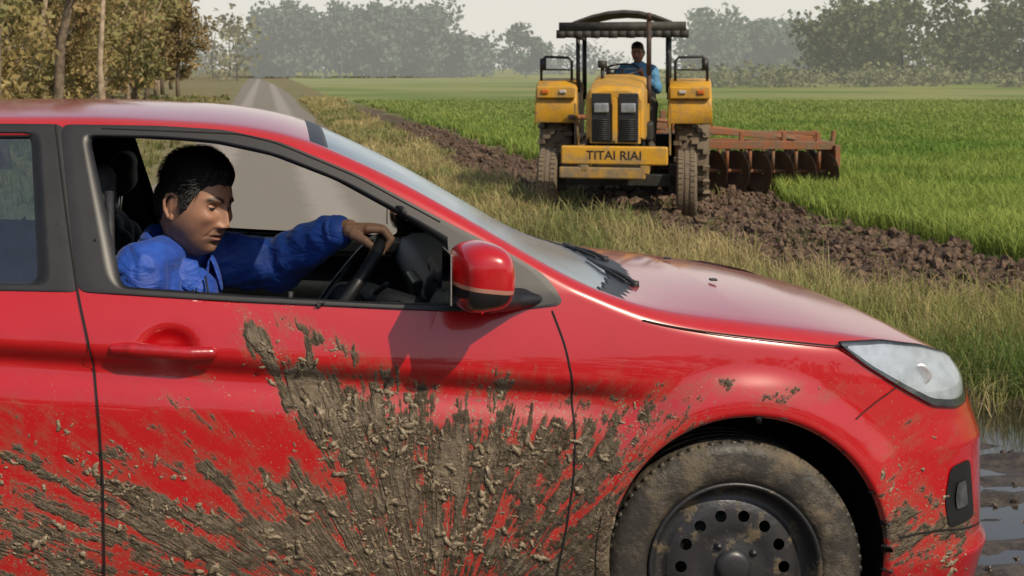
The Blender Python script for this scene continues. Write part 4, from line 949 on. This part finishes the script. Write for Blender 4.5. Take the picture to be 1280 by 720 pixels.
HB=hazebark('bark_haze_glow',.36); HB2=hazebark('mid_bark_haze_glow',.15)
def mass(name,items,ls,mat,hb=None):
    V=[];C=[]
    TT=MB()
    for (x,y,H,cr,ca,nl) in items:
        k_=12; cl=np.c_[np.random.randn(k_)*cr*.42,np.random.randn(k_)*cr*.42,H*(.14+.74*np.random.rand(k_))]; rr=cr*(.34+.28*np.random.rand(k_)); idx=np.random.randint(0,k_,nl)
        g=np.random.randn(nl,3);g/=np.linalg.norm(g,axis=1)[:,None];g*=np.random.rand(nl,1)**.4
        P=cl[idx]+g*rr[idx][:,None]+np.array([x,y,0]); P[:,2]=np.abs(P[:,2]); a=np.random.randn(nl,3);a/=np.linalg.norm(a,axis=1)[:,None];b=np.cross(a,np.random.randn(nl,3));b/=np.linalg.norm(b,axis=1)[:,None];z=ls*(.5+np.random.rand(nl,1))
        V.append(np.stack([P-a*z,P+b*z*.7,P+a*z,P-b*z*.7],1).reshape(-1,3)); t=np.random.rand(k_)[idx][:,None]*.5+.7; C.append(np.repeat(np.array(ca)*t,4,0))
        TT.tube([(x,y,0),(x+random.gauss(0,.3),y,H*.4),(x+random.gauss(0,.5),y,H*.8)],[H*.014,H*.011,H*.005],6)
    V=np.vstack(V); o=objnp(name,V,np.arange(len(V)).reshape(-1,4),mat,None,False,np.vstack(C)); 
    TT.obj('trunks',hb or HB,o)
far=[];mid=[]
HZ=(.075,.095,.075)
for i in range(80):
    y=random.uniform(230,300); px=random.uniform(320,600); far.append(((px-330)*y/FP,y,random.uniform(9.5,13.5)*(1 if px<560 else .6),random.uniform(3.2,5),HZ,520))
for i in range(80):
    y=random.uniform(330,400); px=random.uniform(-900,1900); far.append(((px-330)*y/FP,y,random.uniform(5,8),random.uniform(4,6),(.12,.135,.13),260))  # rearmost row in a paler, greyer base colour, painted haze
far.append(((657-330)*240/FP,240,8.2,3.2,HZ,1100))
for i in range(60):
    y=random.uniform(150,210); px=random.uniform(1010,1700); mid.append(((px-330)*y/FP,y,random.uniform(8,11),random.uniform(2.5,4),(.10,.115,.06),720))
for i in range(36):
    y=random.uniform(220,270); px=random.uniform(870,1030); far.append(((px-330)*y/FP,y,random.uniform(6.5,10.5),random.uniform(3,4.5),(.085,.11,.075),560))
for i in range(50):
    y=random.uniform(180,260); px=random.uniform(-900,300); mid.append(((px-330)*y/FP,y,random.uniform(8,12),random.uniform(3,4.5),(.16,.15,.085),260))
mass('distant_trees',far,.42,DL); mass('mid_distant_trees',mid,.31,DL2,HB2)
hd=[]
for i in range(100):
    y=random.uniform(120,170); px=random.uniform(860,1600); hd.append(((px-330)*y/FP,y,random.uniform(.6,1.6),random.uniform(1.5,3),(.15,.155,.08),110))
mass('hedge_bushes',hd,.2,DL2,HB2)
bh=[]
for i in range(46): bh.append((-45+i*2+random.uniform(-.5,.5),-22+random.uniform(-2,2),random.uniform(5,8),2.4,(.06,.07,.025),200))
mass('opposite_tree_row',bh,.32,LM)
# ---------------------------------------------------------------- light, sky, camera
wd=bpy.data.worlds.new('World'); scn.world=wd; wd.use_nodes=True; nt=wd.node_tree; sk=nt.nodes.new('ShaderNodeTexSky'); sk.sky_type='NISHITA'; sk.sun_disc=False
sun_to=Vector((.34,-.50,.58)).normalized(); el=math.asin(sun_to.z); az=math.atan2(sun_to.x,sun_to.y)
sk.sun_elevation=el; sk.sun_rotation=az; sk.air_density=1.0; sk.dust_density=1.2; sk.ozone_density=1.0
tcw=nt.nodes.new('ShaderNodeTexCoord'); sxw=nt.nodes.new('ShaderNodeSeparateXYZ'); nt.links.new(tcw.outputs['Generated'],sxw.inputs[0])
mrw=nt.nodes.new('ShaderNodeMapRange'); mrw.interpolation_type='SMOOTHSTEP'; nt.links.new(sxw.outputs[2],mrw.inputs[0])
for i,v in enumerate((0.0,.35,.92,.15)): mrw.inputs[i+1].default_value=v
mxw=nt.nodes.new('ShaderNodeMix'); mxw.data_type='RGBA'; nt.links.new(mrw.outputs[0],mxw.inputs[0]); nt.links.new(sk.outputs[0],mxw.inputs[6]); mxw.inputs[7].default_value=(8.0,7.7,7.0,1)
nt.links.new(mxw.outputs[2],nt.nodes['Background'].inputs[0]); nt.nodes['Background'].inputs[1].default_value=.102
sl=bpy.data.lights.new('sun','SUN'); sl.energy=4.0; sl.angle=R(.6); sl.color=(1,.87,.68); so=bpy.data.objects.new('sun',sl); link(so); so.rotation_euler=sun_to.to_track_quat('Z','Y').to_euler()
cd=bpy.data.cameras.new('camera'); cam=bpy.data.objects.new('camera',cd); link(cam); cam.location=(0,0,EYE); cam.rotation_euler=(R(90),0,0)
cd.sensor_width=36; cd.lens=FP/1280*36; cd.shift_x=(640-330)/1280; cd.shift_y=-(360-85)/1280; cd.clip_end=3000; cd.clip_start=.05
cd.dof.use_dof=True; cd.dof.focus_distance=3.95; cd.dof.aperture_fstop=13
scn.camera=cam
scn.view_settings.view_transform='Standard'; scn.view_settings.look='None'; scn.view_settings.exposure=0
